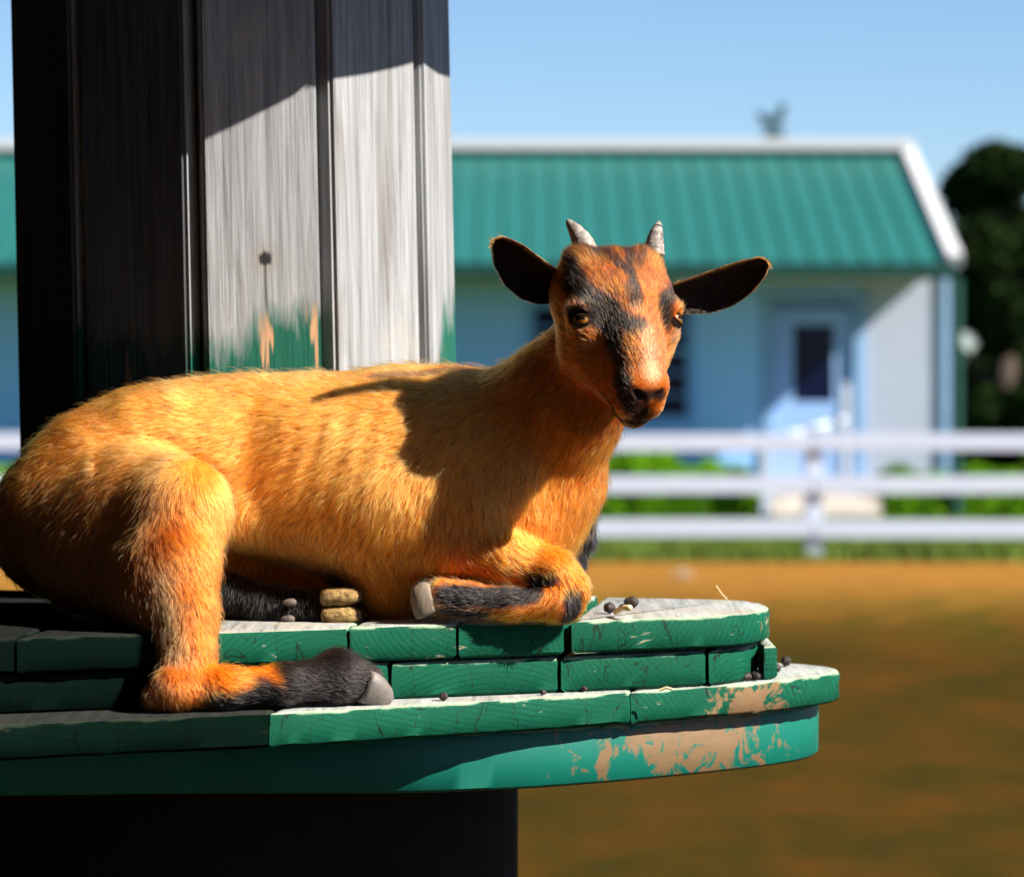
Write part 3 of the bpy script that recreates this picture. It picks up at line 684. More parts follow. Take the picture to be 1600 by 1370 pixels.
h = .0026
lo = np.array([P(-190, 0, 3.9).x, 3.57, ZS-.01]); hi = np.array([.30, 4.13, P(0, 355, 3.9).z])
dims = np.ceil((hi-lo)/h).astype(int)+1
fld = np.full(dims, .05, np.float32)
ax_ = [lo[i]+h*np.arange(dims[i]) for i in range(3)]
for typ, a_, b_, ra, rb, k, sq in prims:
    R = max(ra, rb or 0)+k+.006
    mn = np.minimum(a_, b_ if b_ is not None else a_)-R; mx = np.maximum(a_, b_ if b_ is not None else a_)+R
    i0 = np.clip(((mn-lo)/h).astype(int), 0, dims); i1 = np.clip(((mx-lo)/h).astype(int)+2, 0, dims)
    if np.any(i1 <= i0): continue
    sl_ = tuple(slice(i0[i], i1[i]) for i in range(3))
    X = ax_[0][sl_[0]][:, None, None]; Y = ax_[1][sl_[1]][None, :, None]; Z = ax_[2][sl_[2]][None, None, :]
    if typ in ('c', 'xc'):
        d_ = b_-a_; L2 = float(d_@d_)
        t_ = np.clip(((X-a_[0])*d_[0]+(Y-a_[1])*d_[1]+(Z-a_[2])*d_[2])/L2, 0, 1)
        v = np.sqrt((X-a_[0]-t_*d_[0])**2+(Y-a_[1]-t_*d_[1])**2+(Z-a_[2]-t_*d_[2])**2)-(ra+(rb-ra)*t_)
    else:
        v = np.sqrt((X-a_[0])**2+(Y-a_[1])**2+(Z-a_[2])**2)-ra
    f0 = fld[sl_]
    if typ == 'c':
        hh = np.maximum(k-np.abs(f0-v), 0)/k; fld[sl_] = (np.minimum(f0, v)-hh*hh*k*.25).astype(np.float32)
    else:
        v = -v; hh = np.maximum(k-np.abs(f0-v), 0)/k; fld[sl_] = (np.maximum(f0, v)+hh*hh*k*.25).astype(np.float32)

def surface_nets(f, lo, h):
    ins = f < 0
    c = [ins[i:ins.shape[0]-1+i, j:ins.shape[1]-1+j, k:ins.shape[2]-1+k] for i in (0, 1) for j in (0, 1) for k in (0, 1)]
    cnt = sum(x.astype(np.int8) for x in c); act = (cnt > 0) & (cnt < 8)
    I = np.argwhere(act); n = len(I); vid = np.full(act.shape, -1, np.int32); vid[tuple(I.T)] = np.arange(n)
    acc = np.zeros((n, 3)); wn_ = np.zeros(n)
    corners = [(i, j, k) for i in (0, 1) for j in (0, 1) for k in (0, 1)]
    val = {cc: f[I[:, 0]+cc[0], I[:, 1]+cc[1], I[:, 2]+cc[2]].astype(float) for cc in corners}
    for ca in corners:
        for d in range(3):
            if ca[d] == 0:
                cb = list(ca); cb[d] = 1; cb = tuple(cb); va, vb = val[ca], val[cb]; m = (va < 0) != (vb < 0)
                t_ = np.where(m, va/(va-vb+1e-20), 0)
                p = np.tile(np.array(ca, float), (n, 1)); p[:, d] += t_
                acc[m] += p[m]; wn_[m] += 1
    V = lo+h*(I+acc/wn_[:, None])
    quads = []
    for d in range(3):
        o1, o2 = (d+1) % 3, (d+2) % 3
        sa = [slice(None)]*3; sb = [slice(None)]*3; sa[d] = slice(0, -1); sb[d] = slice(1, None)
        A, B = ins[tuple(sa)], ins[tuple(sb)]; E = np.argwhere(A != B)
        E = E[(E[:, o1] > 0) & (E[:, o2] > 0) & (E[:, o1] < f.shape[o1]-1) & (E[:, o2] < f.shape[o2]-1)]
        fl = ins[tuple(E.T)]
        def g_(a1, a2):
            q = E.copy(); q[:, o1] -= a1; q[:, o2] -= a2; return vid[tuple(q.T)]
        q = np.stack([g_(1, 1), g_(0, 1), g_(0, 0), g_(1, 0)], 1); q[~fl] = q[~fl][:, ::-1]; quads.append(q)
    Q = np.concatenate(quads); Q = Q[(Q >= 0).all(1)]
    return V, Q
V, Q = surface_nets(fld, lo, h)
# light smoothing keeps the head crisp and rounds the trunk
def relax(V, Q, it, wgt):
    n = len(V); e = np.concatenate([Q[:, [0, 1]], Q[:, [1, 2]], Q[:, [2, 3]], Q[:, [3, 0]]])
    for _ in range(it):
        s_ = np.zeros((n, 3)); c_ = np.bincount(e[:, 0], minlength=n)+np.bincount(e[:, 1], minlength=n)
        for d in range(3): s_[:, d] = np.bincount(e[:, 0], V[e[:, 1], d], n)+np.bincount(e[:, 1], V[e[:, 0], d], n)
        V = V+(s_/np.maximum(c_, 1)[:, None]-V)*wgt
    return V
V = relax(V, Q, 3, .5)
# ribs and the hollow of the flank read through the coat
_px = 800+F*V[:, 0]/V[:, 1]; _py = HZ+(CH-V[:, 2])*F/V[:, 1]
_w = np.clip((_px-410)/50, 0, 1)*np.clip((650-_px)/50, 0, 1)*np.clip((_py-620)/50, 0, 1)*np.clip((880-_py)/80, 0, 1)*(V[:, 1] < 3.93)
V[:, 1] -= _w*.0005*np.sin((_px+.22*(_py-700))/6.2)
_h = np.exp(-(((_px-385)/38)**2+((_py-690)/50)**2))*(V[:, 1] < 3.93); V[:, 1] += _h*.005
_c = np.exp(-((np.hypot(_px-235, (_py-815)*1.0)-122)/16)**2)*(_px > 150)*(_py < 860)*(V[:, 1] < 3.90); V[:, 1] += _c*.004

# ears: cupped leaf shells that join the same mesh
def ear(up, lowr, Yr, Yt, cup, nu=22, nv=12, back=1):
    up = np.array(up, float); lowr = np.array(lowr, float)
    def samp(pl, u):
        d_ = np.r_[0, np.cumsum(np.linalg.norm(np.diff(pl, axis=0), axis=1))]; d_ /= d_[-1]
        return np.stack([np.interp(u, d_, pl[:, i]) for i in (0, 1)], 1)
    u = np.linspace(0, 1, nu); A, B = samp(up, u), samp(lowr, u); vs = []
    wmax = np.linalg.norm(A-B, axis=1).max()
    for side in (0, 1):
        for i in range(nu):
            w = np.linalg.norm(A[i]-B[i])/wmax
            for j in range(nv):
                v_ = j/(nv-1); p = A[i]*(1-v_)+B[i]*v_; bow = math.sin(math.pi*v_)
                Yc = Yr+(Yt-Yr)*u[i]+.022*v_*w+cup*bow**.8*w+side*(.0015+.0030*bow)*min(1, w*3)
                vs.append(P(p[0], p[1], Yc))
    vs = np.array([tuple(v) for v in vs]); qs = []; N_ = nu*nv
    for i in range(nu-1):
        for j in range(nv-1):
            a0 = i*nv+j; qs.append((a0, a0+nv, a0+nv+1, a0+1)); qs.append((N_+a0, N_+a0+1, N_+a0+nv+1, N_+a0+nv))
    for i in range(nu-1):
        qs.append((i*nv, N_+i*nv, N_+(i+1)*nv, (i+1)*nv)); j = nv-1; qs.append((i*nv+j, (i+1)*nv+j, N_+(i+1)*nv+j, N_+i*nv+j))
    for j in range(nv-1):
        qs.append((j, j+1, N_+j+1, N_+j)); i = (nu-1)*nv; qs.append((i+j, N_+i+j, N_+i+j+1, i+j+1))
    return vs, np.array(qs), N_
earL = ear([(892, 424), (868, 420), (846, 404), (818, 383), (790, 370), (774, 373), (767, 384)],
           [(888, 472), (868, 474), (842, 476), (814, 467), (789, 446), (772, 415), (767, 386)], 3.818, 3.80, .017)
earR = ear([(1050, 444), (1075, 436), (1108, 424), (1150, 410), (1184, 402), (1197, 406), (1201, 415)],
           [(1056, 490), (1080, 490), (1110, 489), (1145, 478), (1172, 459), (1194, 434), (1201, 417)], 3.828, 3.825, .015)
nbody = len(V); parts_v = [V]; parts_q = [Q]; off = nbody; ear_inner = np.zeros(nbody, bool); is_ear = np.zeros(nbody, bool)
for vs, qs, N_ in (earL, earR):
    parts_v.append(vs); parts_q.append(qs+off); off += len(vs)
    m = np.zeros(len(vs), bool); m[:N_] = True; ear_inner = np.r_[ear_inner, m & (np.arange(len(vs)) % 12 > 0)]; is_ear = np.r_[is_ear, np.ones(len(vs), bool)]
V = np.concatenate(parts_v); Q = np.concatenate(parts_q)

# ---- coat colours per vertex
bvh = BVHTree.FromPolygons([Vector(v) for v in V], [tuple(q) for q in Q.tolist()])
cam_o = Vector((0, 0, CH))
def hit(px, py):
    r = bvh.ray_cast(cam_o, (P(px, py, 3.8)-cam_o).normalized()); return np.array(r[0]) if r[0] is not None else np.array(P(px, py, 3.85))
n_ = len(V)
nz_ = np.zeros(n_)
for fx_, ph in ((37, 0), (61, 1.3), (113, 2.1), (190, .4)):
    nz_ += np.sin(V[:, 0]*fx_+ph+2*np.sin(V[:, 2]*fx_*.7))*np.sin(V[:, 2]*fx_*1.1+ph*2)*np.cos(V[:, 1]*fx_*.9+ph)
nz_ /= 2.5
def lin(c): return np.array(c, float)
ORG, GOLD, RED, BLK, TAN = lin((.64, .155, .008)), lin((.92, .34, .045)), lin((.34, .062, .006)), lin((.013, .010, .011)), lin((.70, .40, .20))
pxv = 800+F*V[:, 0]/V[:, 1]; pyv = HZ+(CH-V[:, 2])*F/V[:, 1]
dh = np.linalg.norm(V-np.array(HP(0, .01, -.03)), axis=1); headw = np.clip((.125-dh)/.03, 0, 1)
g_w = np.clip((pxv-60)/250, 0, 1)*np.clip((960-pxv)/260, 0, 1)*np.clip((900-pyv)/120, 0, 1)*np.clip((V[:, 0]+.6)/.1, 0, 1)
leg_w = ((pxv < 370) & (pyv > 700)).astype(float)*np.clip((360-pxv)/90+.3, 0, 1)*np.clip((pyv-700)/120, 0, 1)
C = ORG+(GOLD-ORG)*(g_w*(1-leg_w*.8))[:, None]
C = C+(lin((.30, .070, .009))-C)*(np.clip((350-pxv)/110, 0, 1)*np.clip((pyv-680)/90, 0, 1)*(pxv < 350)*.9)[:, None]  # redder thigh coat, darkened further to paint in shade at the rear
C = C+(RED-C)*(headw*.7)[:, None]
C = C+(lin((.27, .052, .004))-C)*(np.clip((pxv-740)/80, 0, 1)*np.clip((760-pyv)/120, 0, 1)*(1-headw)*.75)[:, None]  # neck shadow painted in as a darker red-brown coat
C *= (1+.10*nz_)[:, None]
def seg_d(p3s):
    d = np.full(n_, 9.0)
    for a_, b_ in zip(p3s[:-1], p3s[1:]):
        ab = b_-a_; t_ = np.clip(((V-a_)@ab)/max(1e-9, ab@ab), 0, 1); d = np.minimum(d, np.linalg.norm(V-a_-t_[:, None]*ab, axis=1))
    if len(p3s) == 1: d = np.linalg.norm(V-p3s[0], axis=1)
    return d
def patch(pts, r, col, soft=.006, amt=1.0, wob=.004, pix=True):
    global C
    p3 = [hit(*p) for p in pts] if pix else [np.array(HP(*p)) for p in pts]
    w = np.clip((r-seg_d(p3)+wob*nz_)/soft, 0, 1)*amt; C = C+(col-C)*w[:, None]
# legs
patch([(700, 930), (740, 930), (790, 930), (835, 925)], .017, BLK, .006)
patch([(700, 955), (760, 962)], .014, BLK, .008)
patch([(896, 935), (895, 960)], .016, BLK, .006)
w = np.clip((.020-seg_d([np.array(P(912, 800, 3.975)), np.array(P(914, 845, 3.975)), np.array(P(900, 875, 3.975))]))/.005, 0, 1); C = C+(BLK-C)*w[:, None]
patch([(830, 905), (862, 902)], .009, BLK, .006)
patch([(668, 915), (672, 945)], .013, lin((.50, .45, .40)), .005)
for (x, y, Y) in ((560, 1060, 3.74), (520, 1070, 3.72), (480, 1070, 3.70), (445, 1080, 3.69), (405, 1092, 3.675), (365, 1100, 3.665)):
    w = np.clip((.030-np.linalg.norm(V-np.array(P(x, y, Y)), axis=1)+.004*nz_)/.008, 0, 1); C = C+(BLK-C)*w[:, None]
w = np.clip((.040-seg_d([np.array(P(470, 1050, 3.70)), np.array(P(590, 1055, 3.74))])+.003*nz_)/.008, 0, 1); C = C+(BLK-C)*w[:, None]
patch([(340, 1098), (400, 1100)], .016, BLK, .008)
w = np.clip((.06-seg_d([np.array(P(385, 940, 3.88)), np.array(P(500, 948, 3.865))]))/.02, 0, 1); C = C+(BLK-C)*w[:, None]
patch([(250, 900), (262, 960), (275, 1020)], .02, lin((.50, .30, .12)), .02, .6)
# dorsal line from the withers
patch([(600, 588), (660, 585), (740, 580), (800, 545), (850, 505)], .016, lin((.07, .03, .02)), .012, .85)
# face markings
patch([(.0, -.012, .015), (.0, .080, .002)], .010, TAN, .012, .55, pix=False)
patch([(.006, .035, .004), (.004, .078, .003)], .016, TAN, .012, .8, pix=False)
PX = 1/1447
def fp(pts, r, soft=.005, amt=1.0, wob=.003, col=BLK): patch(pts, (r+3.5)*PX, col, soft*1.6, amt, wob*1.8)
fp([(893, 400), (895, 425), (900, 445)], 14); fp([(900, 445), (925, 465)], 24); fp([(925, 470), (950, 485)], 24); fp([(950, 490), (985, 508)], 19); fp([(985, 505), (1000, 508)], 13)
fp([(930, 498), (955, 518), (962, 545)], 19); fp([(962, 550), (968, 575)], 13); fp([(900, 492), (915, 494)], 18); fp([(975, 575), (975, 600), (982, 625)], 13, amt=.9)
fp([(972, 598), (984, 628), (1000, 646)], 19, amt=.95)
fp([(1040, 405), (1052, 428), (1058, 445)], 9); fp([(1050, 448), (1040, 470)], 17); fp([(1038, 475), (1040, 500)], 14); fp([(1041, 505), (1044, 520)], 7)
fp([(984, 385), (986, 410), (990, 435), (992, 455)], 8, .003, .95); fp([(940, 392), (965, 410), (985, 430)], 7, .003, .9); fp([(988, 440), (997, 470)], 10, .003, .95); fp([(978, 448), (990, 475)], 7, .003, .9)
fp([(925, 392), (940, 402)], 9, .003, .9); fp([(1010, 390), (998, 420)], 6, .003, .8)
fp([(1015, 560), (1022, 585)], 12, .006, .35, 0, lin((.80, .52, .32)))
fp([(1058, 468), (1068, 476)], 9, .004, .9, 0, TAN); fp([(1058, 510), (1050, 530)], 8, .006, .6, 0, TAN)
NOSE = lin((.030, .017, .015))
patch([(-.014, .095, -.008), (.014, .095, -.008)], .0105, NOSE, .005, .95, 0, pix=False)
patch([(0, .102, -.012), (0, .110, -.026)], .006, NOSE, .004, .8, 0, pix=False)
patch([(0, .106, -.052), (0, .088, -.062)], .024, lin((.02, .016, .016)), .008, .9, 0, pix=False)
patch([(-.022, .090, -.046), (-.026, .060, -.052)], .012, BLK, .010, .9, 0, pix=False)
for s in (-1, 1): patch([(s*.0085, .0990, -.0085), (s*.0175, .0950, -.0015)], .0040, lin((.004, .003, .003)), .0015, 1, 0, pix=False)
C[ear_inner] = lin((.018, .010, .009)); C[is_ear & ~ear_inner] = lin((.50, .17, .03))
C = np.clip(C, .003, .95)

t = NT('goat_skin'); an = t.n('ShaderNodeAttribute', attribute_name='coat_colour'); v_ = t.noise(t.coord(), 400, 3)
t.color(t.mix(t.math('MULTIPLY', v_, .5), an.outputs['Color'], (.02, .008, .004))); t.rough(.9, .05); M_skin = t.m
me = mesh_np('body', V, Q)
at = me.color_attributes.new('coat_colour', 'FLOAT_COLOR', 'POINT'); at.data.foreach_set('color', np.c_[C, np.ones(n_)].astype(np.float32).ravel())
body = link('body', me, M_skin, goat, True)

# ---- fur strands
T3 = np.concatenate([Q[:, [0, 1, 2]], Q[:, [0, 2, 3]]])
e1 = V[T3[:, 1]]-V[T3[:, 0]]; e2 = V[T3[:, 2]]-V[T3[:, 0]]; cr_ = np.cross(e1, e2); ar = np.linalg.norm(cr_, axis=1)/2
VN = np.zeros((n_, 3))
for i in range(3):
    for d in range(3): VN[:, d] += np.bincount(T3[:, i], cr_[:, d], n_)
VN /= np.maximum(1e-12, np.linalg.norm(VN, axis=1))[:, None]
ctr = V[T3].mean(1)
LEN = np.full(n_, .0145)
LEN = np.where((pxv < 380) & (pyv > 850), .0125, LEN)
LEN = np.where((pyv > 1030), .0085, LEN)
LEN = np.where((pyv > 880) & (pxv > 640), .0095, LEN)
LEN = LEN*(1-headw)+headw*.0080
ll = (V-np.array(H0))@np.array(Lv)
muz = headw*np.clip((ll-.045)/.04, 0, 1); LEN = LEN*(1-muz*.5)
nosed = np.minimum(seg_d([np.array(HP(-.014, .096, -.008)), np.array(HP(.014, .096, -.008))]), seg_d([np.array(HP(0, .100, -.010)), np.array(HP(0, .112, -.030))]))
crest = headw*np.clip((-.045-ll)/.02, 0, 1)*np.clip(((V-np.array(H0))@np.array(Dv)+.02)/.02, 0, 1); LEN = LEN+crest*.007
LEN[is_ear] = .0055; LEN[is_ear & ~ear_inner] = .0085
DEN = 1+headw*1.8; DEN[is_ear] = 1.6
eyed = np.minimum(np.linalg.norm(V-np.array(EYES[0][0]), axis=1), np.linalg.norm(V-np.array(EYES[1][0]), axis=1))
DEN = np.where(eyed < .0125, 0, DEN); DEN = np.where(nosed < .0085, 0, DEN)
# sides turned away from the photograph carry a thinner coat
facing = -(VN*(V-np.array(cam_o))/np.linalg.norm(V-np.array(cam_o), axis=1)[:, None]).sum(1)
DEN *= np.where(facing < -.25, .45, 1.0)
NH = 420000
pr = ar*DEN[T3].mean(1); pr /= pr.sum(); tri = rng.choice(len(T3), NH, p=pr)
u = rng.random(NH); v = rng.random(NH); fl = u+v > 1; u[fl] = 1-u[fl]; v[fl] = 1-v[fl]
bw = np.stack([1-u-v, u, v], 1)[:, :, None]; tv = T3[tri]
R0 = (V[tv]*bw).sum(1); RN = (VN[tv]*bw).sum(1); RN /= np.linalg.norm(RN, axis=1)[:, None]
RC_ = (C[tv]*bw).sum(1); RL = (LEN[tv]*bw[:, :, 0]).sum(1); hw = (headw[tv]*bw[:, :, 0]).sum(1); ie = is_ear[tv[:, 0]]; ii = ear_inner[tv[:, 0]]
guides = [((100, 690), (-1, .35)), ((40, 760), (-.6, 1)), ((110, 800), (-.5, .9)), ((250, 640), (-1, .12)), ((450, 615), (-1, .03)), ((600, 605), (-1, .1)), ((330, 690), (-1, .3)),
          ((450, 700), (-1, .35)), ((430, 780), (-.9, .55)), ((540, 740), (-.75, .7)), ((600, 690), (-.8, .45)), ((620, 790), (-.4, 1)), ((540, 850), (-.5, .8)), ((620, 900), (.15, 1)),
          ((700, 700), (-.5, .8)), ((720, 830), (-.15, 1)), ((690, 880), (-.1, 1)), ((800, 780), (-.1, 1)), ((860, 700), (-.35, 1)), ((900, 780), (-.2, 1)), ((930, 720), (-.35, 1)), ((880, 850), (-.1, 1)),
          ((800, 620), (-.8, .75)), ((870, 600), (-.6, .9)), ((900, 660), (-.4, 1)), ((960, 680), (-.4, 1)), ((210, 720), (-.9, .5)), ((280, 740), (-.35, 1)), ((200, 800), (-.2, 1)), ((310, 800), (.1, 1)),
          ((240, 860), (.45, 1)), ((310, 880), (.28, 1)), ((230, 940), (.45, 1)), ((310, 960), (.05, 1)), ((260, 1010), (.25, 1)), ((310, 1010), (.1, 1)), ((250, 1075), (-.1, 1)), ((300, 1060), (.4, .8)),
          ((380, 1065), (1, -.05)), ((470, 1060), (1, -.02)), ((560, 1060), (1, .15)), ((380, 840), (.2, 1)), ((470, 860), (.5, .8)), ((560, 900), (.6, .8)),
          ((740, 875), (1, .35)), ((820, 880), (1, .22)), ((885, 900), (.5, 1)), ((900, 940), (.0, 1)), ((860, 955), (-.8, .5)), ((800, 945), (-1, .08)), ((730, 935), (-1, 0)), ((685, 930), (-1, .05)),
          ((800, 680), (-.6, .8)), ((760, 740), (-.35, 1))]
GP, GD = [], []
for (p, d) in guides: GP.append(hit(*p)); q = np.array([d[0], 0, -d[1]]); GD.append(q/np.linalg.norm(q))
for w_ in (-.045, -.02, 0, .02, .045):
    for l_ in (-.075, -.045, -.015, .02, .055, .085):
        GP.append(np.array(HP(w_, l_, .01-abs(w_)*.5))); q = np.array(-Lv*1.0+Wv*(w_*16)); GD.append(q/np.linalg.norm(q))
for w_ in (-.05, .05):
    for l_ in (-.02, .03, .07): GP.append(np.array(HP(w_, l_, -.055))); q = np.array(-Lv*.4-Dv*.9); GD.append(q/np.linalg.norm(q))
GP, GD = np.array(GP), np.array(GD)
def flow(X):
    out = np.zeros_like(X)
    for s_ in range(0, len(X), 60000):
        d2 = ((X[s_:s_+60000, None, :]-GP[None])**2).sum(2)+1.5e-4; w_ = 1/d2**1.6; out[s_:s_+60000] = (w_[:, :, None]*GD[None]).sum(1)/w_.sum(1)[:, None]
    return out
FD = flow(R0)
for k, (vs, qs, N_) in enumerate((earL, earR)):
    m = ie & (np.sign(R0[:, 0]-float(HP(0, 0, 0).x)) == (-1 if k == 0 else 1)); FD[m] = np.array([(-1, 0, .45), (1, 0, .25)][k])
# small scale waviness of the flow plus clumping
def smooth_noise(X, f_, ph):
    return np.stack([np.sin(X[:, (i+1) % 3]*f_+ph+i*2+1.7*np.sin(X[:, (i+2) % 3]*f_*.83+i)) for i in range(3)], 1)
FD = FD/np.maximum(1e-9, np.linalg.norm(FD, axis=1))[:, None]+.10*smooth_noise(R0, 60, .3)+.06*smooth_noise(R0, 260, 1.1)+rng.normal(0, .09, FD.shape)
FD -= (FD*RN).sum(1)[:, None]*RN; FD /= np.maximum(1e-9, np.linalg.norm(FD, axis=1))[:, None]
cell = np.where(hw > .5, .0020, .0026)
key = np.floor(R0/cell[:, None]+rng.normal(0, .18, R0.shape)).astype(np.int64); key = (key[:, 0]*73856093) ^ (key[:, 1]*19349663) ^ (key[:, 2]*83492791)
uq, inv = np.unique(key, return_inverse=True)
cr2 = np.random.default_rng(3); cj = cr2.random(len(uq)); cang = cr2.normal(0, .14, (len(uq), 3))
cm = np.stack([np.bincount(inv, R0[:, i])/np.bincount(inv) for i in range(3)], 1)
FD = FD+cang[inv]; FD -= (FD*RN).sum(1)[:, None]*RN; FD /= np.linalg.norm(FD, axis=1)[:, None]
lift = .17+.14*rng.random(NH)+.12*(cj[inv]-.5); lift = np.where(ie, .12, lift); lift = np.where(hw > .5, lift*.9, lift)
RLn = RL*(.65+.6*rng.random(NH))*(.85+.3*cj[inv]); RLn = np.where(ii, RLn*np.where(rng.random(NH) < .05, 1.6, .6), RLn)
K = 5; pts = np.zeros((NH, K, 3), np.float32)
fly = (rng.random(NH) < .035) & ~ie & (hw < .5); lift = np.where(fly, .45+.35*rng.random(NH), lift); RLn = np.where(fly, RLn*1.15, RLn)
tipc = (cm[inv]-R0); tipc -= (tipc*RN).sum(1)[:, None]*RN
for j in range(K):
    s_ = j/(K-1); outw = np.sin(np.minimum(1.6, s_*1.5))*lift
    pts[:, j] = R0-RN*.0006+(FD*s_+RN*(outw*(1-.35*s_))[:, None])*RLn[:, None]+tipc*(.40*s_)
col = RC_*(.55+.75*cj[inv])[:, None]*(.80+.4*rng.random(NH))[:, None]
col *= np.where(cj[inv] < .16, .30, 1.0)[:, None]
light = rng.random(NH) < .05; col[light] = col[light]*.4+np.array([.90, .50, .14])*.6*np.clip(RC_[light].sum(1)/.9, .02, 1)[:, None]
mot = (hw > .4) & ~ie; blk_ = RC_.sum(1) < .10; r_ = rng.random(NH)
sel = mot & blk_ & (r_ < .13); col[sel] = np.array([.30, .09, .012])*(.6+.8*rng.random(sel.sum()))[:, None]
sel = mot & ~blk_ & (r_ < .16); col[sel] = np.array([.03, .013, .008])
sel = ii & (r_ < .05); col[sel] = np.array([.36, .24, .13])
dark = rng.random(NH) < .14; col[dark] *= .30
hc = bpy.data.hair_curves.new('coat'); hc.add_curves([K]*NH); hc.position_data.foreach_set('vector', pts.ravel())
ra = hc.attributes.get('radius') or hc.attributes.new('radius', 'FLOAT', 'POINT')
rad = np.tile(np.array([.00021, .00020, .00017, .00012, .00003], np.float32), NH)*np.repeat(np.where(hw > .5, .8, 1.0), K).astype(np.float32)
ra.data.foreach_set('value', rad.astype(np.float32))
ca = hc.attributes.new('coat_colour', 'FLOAT_COLOR', 'CURVE'); ca.data.foreach_set('color', np.c_[np.clip(col, .002, .95), np.ones(NH)].astype(np.float32).ravel())
t = NT('fur'); t.t.nodes.remove(t.b)
hb = t.n('ShaderNodeBsdfHairPrincipled'); an = t.n('ShaderNodeAttribute', attribute_name='coat_colour'); t.l(an.outputs['Color'], hb.inputs['Color'])
hb.inputs['Roughness'].default_value = .38; hb.inputs['Radial Roughness'].default_value = .5; hb.inputs['Coat'].default_value = .0; hb.inputs['IOR'].default_value = 1.42
t.l(hb.outputs[0], t.out.inputs['Surface'])
hc.materials.append(t.m)
ho = bpy.data.objects.new('coat', hc); SC.collection.objects.link(ho); ho.parent = goat; ho.matrix_parent_inverse = Matrix.Translation(-goat.location)

# ---- eyes, horns, hooves
t = NT('goat_eye'); s3 = t.sep(t.coord())
rr = t.math('SQRT', t.math('ADD', t.math('POWER', s3['X'], 2.0), t.math('POWER', t.math('MULTIPLY', s3['Y'], 1.0), 2.0)))
iris = t.mix(t.maprange(rr, .003, .0075, 0, 1), (.10, .035, .003), (.24, .10, .008))
pup = t.math('MULTIPLY', t.maprange(t.math('ABSOLUTE', s3['X']), .0050, .0056, 1, 0), t.maprange(t.math('ABSOLUTE', s3['Y']), .0015, .0019, 1, 0))
c_ = t.mix(t.maprange(rr, .0078, .0086, 0, 1), t.mix(pup, iris, (.004, .003, .003)), (.03, .015, .01)); t.color(c_); t.rough(.08, .6); M_eye = t.m
M_lid = flat('eyelid_skin', (.035, .018, .012), .5, .4, .3, 200)
for (c, ax, s) in EYES:
    zax = (ax*.86+Dv*.0+Fh*.35).normalized() if s > 0 else (ax*.8+Fh*.5).normalized()
    xax = Fh*1.0+Wv*0.0; xax = (xax-zax*xax.dot(zax)).normalized() if abs(Fh.dot(zax)) < .95 else (Wv-zax*Wv.dot(zax)).normalized(); 
    xax = (Vector((1, 0, 0))*.9-zax*zax.x*.9).normalized(); yax = zax.cross(xax)
    bm = bmesh.new(); bmesh.ops.create_uvsphere(bm, u_segments=32, v_segments=24, radius=.0112)
    m = Matrix((xax, yax, zax)).transposed().to_4x4(); m.translation = c-ax*(.0022 if s < 0 else .0014)
    bm_obj('eye', bm, M_eye, goat, True, m)
    bm = bmesh.new(); R_ = .0119      # upper and lower lid: two shells that leave an almond opening
    for sg, y0, bulge in ((1, .0030, .0030), (-1, .0052, .0022)):
        rows = []
        for j in range(7):
            row = []
            for i in range(21):
                u_ = -1+2*i/20; yb = (y0*(1-u_*u_)+.0004-abs(u_)**3*.0012 if True else 0)
                el_ = math.asin(max(-.99, min(.99, sg*yb/R_))); el_ += sg*(j/6)*1.15; az_ = u_*1.25
                k_ = R_*(1+.05*(j == 0)); row.append(bm.verts.new((k_*math.sin(az_)*math.cos(el_), k_*math.sin(el_), k_*math.cos(az_)*math.cos(el_))))
            rows.append(row)
        for j in range(6):
            for i in range(20): bm.faces.new((rows[j][i], rows[j][i+1], rows[j+1][i+1], rows[j+1][i]))
    bmesh.ops.solidify(bm, geom=bm.faces[:], thickness=.0008)
    bm_obj('eyelids', bm, M_lid, goat, True, m)
t = NT('horn_keratin'); a1 = t.noise(t.coord(), 130, 6, .7); t.color(t.mix(t.ramp(a1, [(.35, 0.0), (.65, 1.0)]), (.09, .07, .06), (.34, .29, .26))); t.rough(.6, .4); t.bump(a1, .6, .002); wv = t.n('ShaderNodeTexWave', wave_type='BANDS', bands_direction='Z'); t.l(t.coord(), wv.inputs[0]); wv.inputs['Scale'].default_value = 70; wv.inputs['Distortion'].default_value = 1.5; t.bump(t.math('ADD', a1, t.math('MULTIPLY', wv.outputs['Fac'], .3)), .5, .0008); M_horn = t.m
def horn(pix, rads, YY):
    pts_ = [P(x, y, Y) for (x, y), Y in zip(pix, YY)]; bm = bmesh.new(); dense = []; dr = []
    for i in range(len(pts_)-1):
        for s_ in range(5): u_ = s_/5; dense.append(pts_[i].lerp(pts_[i+1], u_)); dr.append(rads[i]+(rads[i+1]-rads[i])*u_)
    dense.append(pts_[-1]); dr.append(rads[-1])
    for i in range(1, len(dense)-1): dense[i] = (dense[i-1]+dense[i]*2+dense[i+1])/4
    dr = [r_*(1+.035*math.sin(i*2.1)) for i, r_ in enumerate(dr)]
    add_tube(bm, dense, dr, 14); bm_obj('horn', bm, M_horn, goat, True)
horn([(918, 398), (909, 376), (898, 359), (889, 348), (886, 344)], [.0140, .0115, .0078, .0042, .0014], [3.812, 3.812, 3.815, 3.818, 3.82])
horn([(1021, 398), (1023, 378), (1026, 362), (1029, 351), (1030, 346)], [.0125, .0100, .0072, .0042, .0015], [3.832, 3.832, 3.835, 3.838, 3.84])
t = NT('hoof_keratin'); a1 = t.noise(t.coord((1, 1, 1)), 90, 6, .7); t.color(t.mix(a1, (.06, .05, .046), (.22, .19, .175))); t.rough(.5, .4); t.bump(a1, .5, .002); M_hoof = t.m
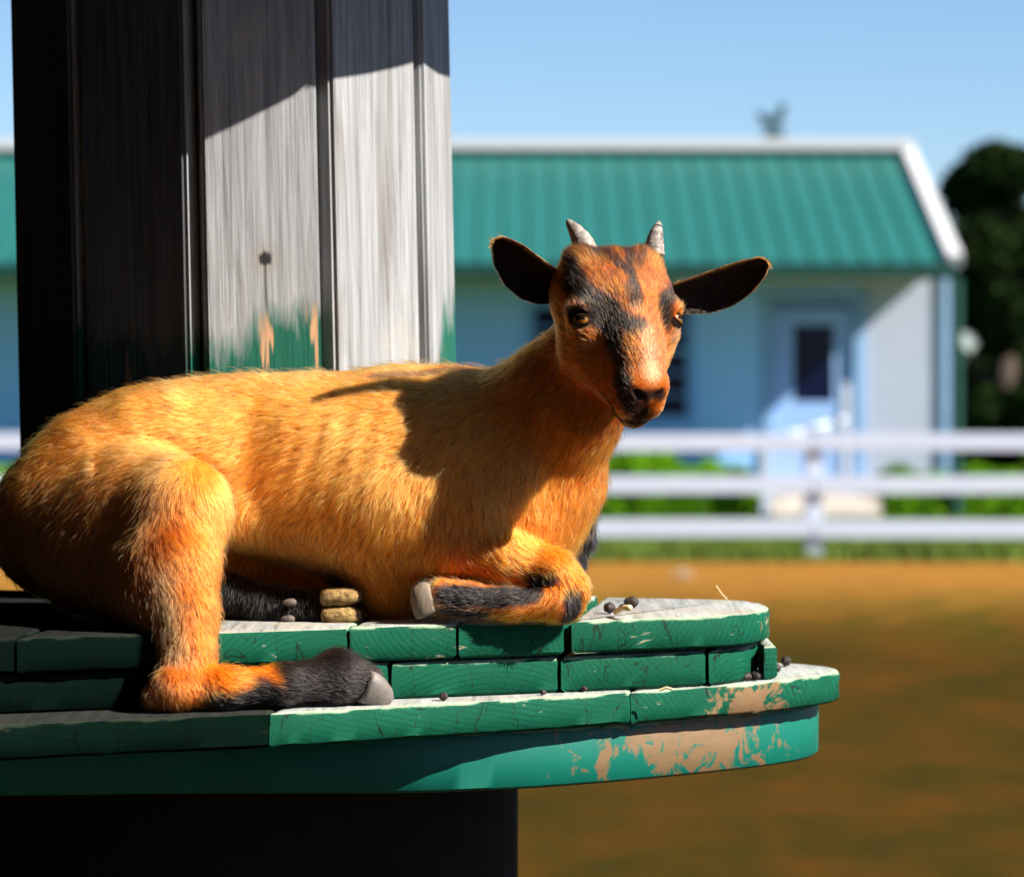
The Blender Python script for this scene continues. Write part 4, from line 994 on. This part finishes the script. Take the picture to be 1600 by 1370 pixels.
t = NT('hoof_pale'); a1 = t.noise(t.coord((2, 1, .4)), 90, 6, .7); t.color(t.mix(a1, (.08, .05, .03), (.30, .24, .19))); t.rough(.65, .25); t.bump(a1, .6, .002); M_hoof2 = t.m
t = NT('hoof_sole'); a1 = t.noise(t.coord((1, 1, 1)), 110, 7, .7); t.color(t.mix(t.ramp(a1, [(.35, 0.0), (.6, 1.0)]), (.08, .045, .018), (.42, .27, .10))); t.rough(.8, .2); t.bump(a1, 1.0, .008); M_sole = t.m
M_dew = flat('dewclaw_horn', (.09, .07, .06), .7, .2, .3, 300)
def hoof(base, tip, up, r0, r1, mat, spread=.0, name='hoof', squash=.62):
    # two claws lofted side by side from base to tip
    base, tip = Vector(base), Vector(tip); ax = (tip-base).normalized(); up = (Vector(up)-ax*Vector(up).dot(ax)).normalized(); sd_ = ax.cross(up)
    bm = bmesh.new()
    for s in (-1, 1):
        rings = []
        for (u_, sc, drop) in ((0, .86, 0), (.12, .97, 0), (.3, 1.0, 0), (.5, .99, .04), (.68, .93, .08), (.84, .82, .12), (.95, .62, .16), (1.0, .38, .20)):
            c = base.lerp(tip, u_)+sd_*s*(r0*squash*.92+spread*u_)-up*r0*drop; r_ = r0+(r1-r0)*u_
            ring = []
            for k in range(16):
                a_ = 2*math.pi*k/16; ca_, sa_ = math.cos(a_), math.sin(a_)
                yy = (abs(sa_)**.75)*math.copysign(1, sa_)*r_*sc; yy = max(yy, -r_*.78)
                ring.append(bm.verts.new(c+sd_*(ca_*r_*squash*sc+random.gauss(0, .0004))+up*(yy+random.gauss(0, .0005))+ax*random.gauss(0, .0004)))
            rings.append(ring)
        for i in range(len(rings)-1):
            for k in range(16): bm.faces.new((rings[i][k], rings[i][(k+1) % 16], rings[i+1][(k+1) % 16], rings[i+1][k]))
        bm.faces.new(rings[0]); bm.faces.new(rings[-1])
    return bm_obj(name, bm, mat, goat, True)
hoof(P(676, 932, 3.815), P(643, 938, 3.815), (0, -.15, 1), .0195, .0215, M_hoof2)
hoof(P(562, 1066, 3.735), P(608, 1082, 3.752), (.2, -.25, 1), .021, .012, M_hoof)
hoof(P(505, 948, 3.85), P(563, 946, 3.845), (0, -1, .05), .017, .017, M_sole, .001)
for (x, y) in ((455, 941), (452, 967)):
    bm = bmesh.new(); bmesh.ops.create_uvsphere(bm, u_segments=12, v_segments=8, radius=.0055)
    for v in bm.verts: v.co = Vector((v.co.x*1.5-.002, v.co.y*.8, v.co.z*(.8+.25*(v.co.x/.0055))))
    bm_obj('dewclaw', bm, M_dew, goat, True, Matrix.Translation(P(x, y, 3.845)))
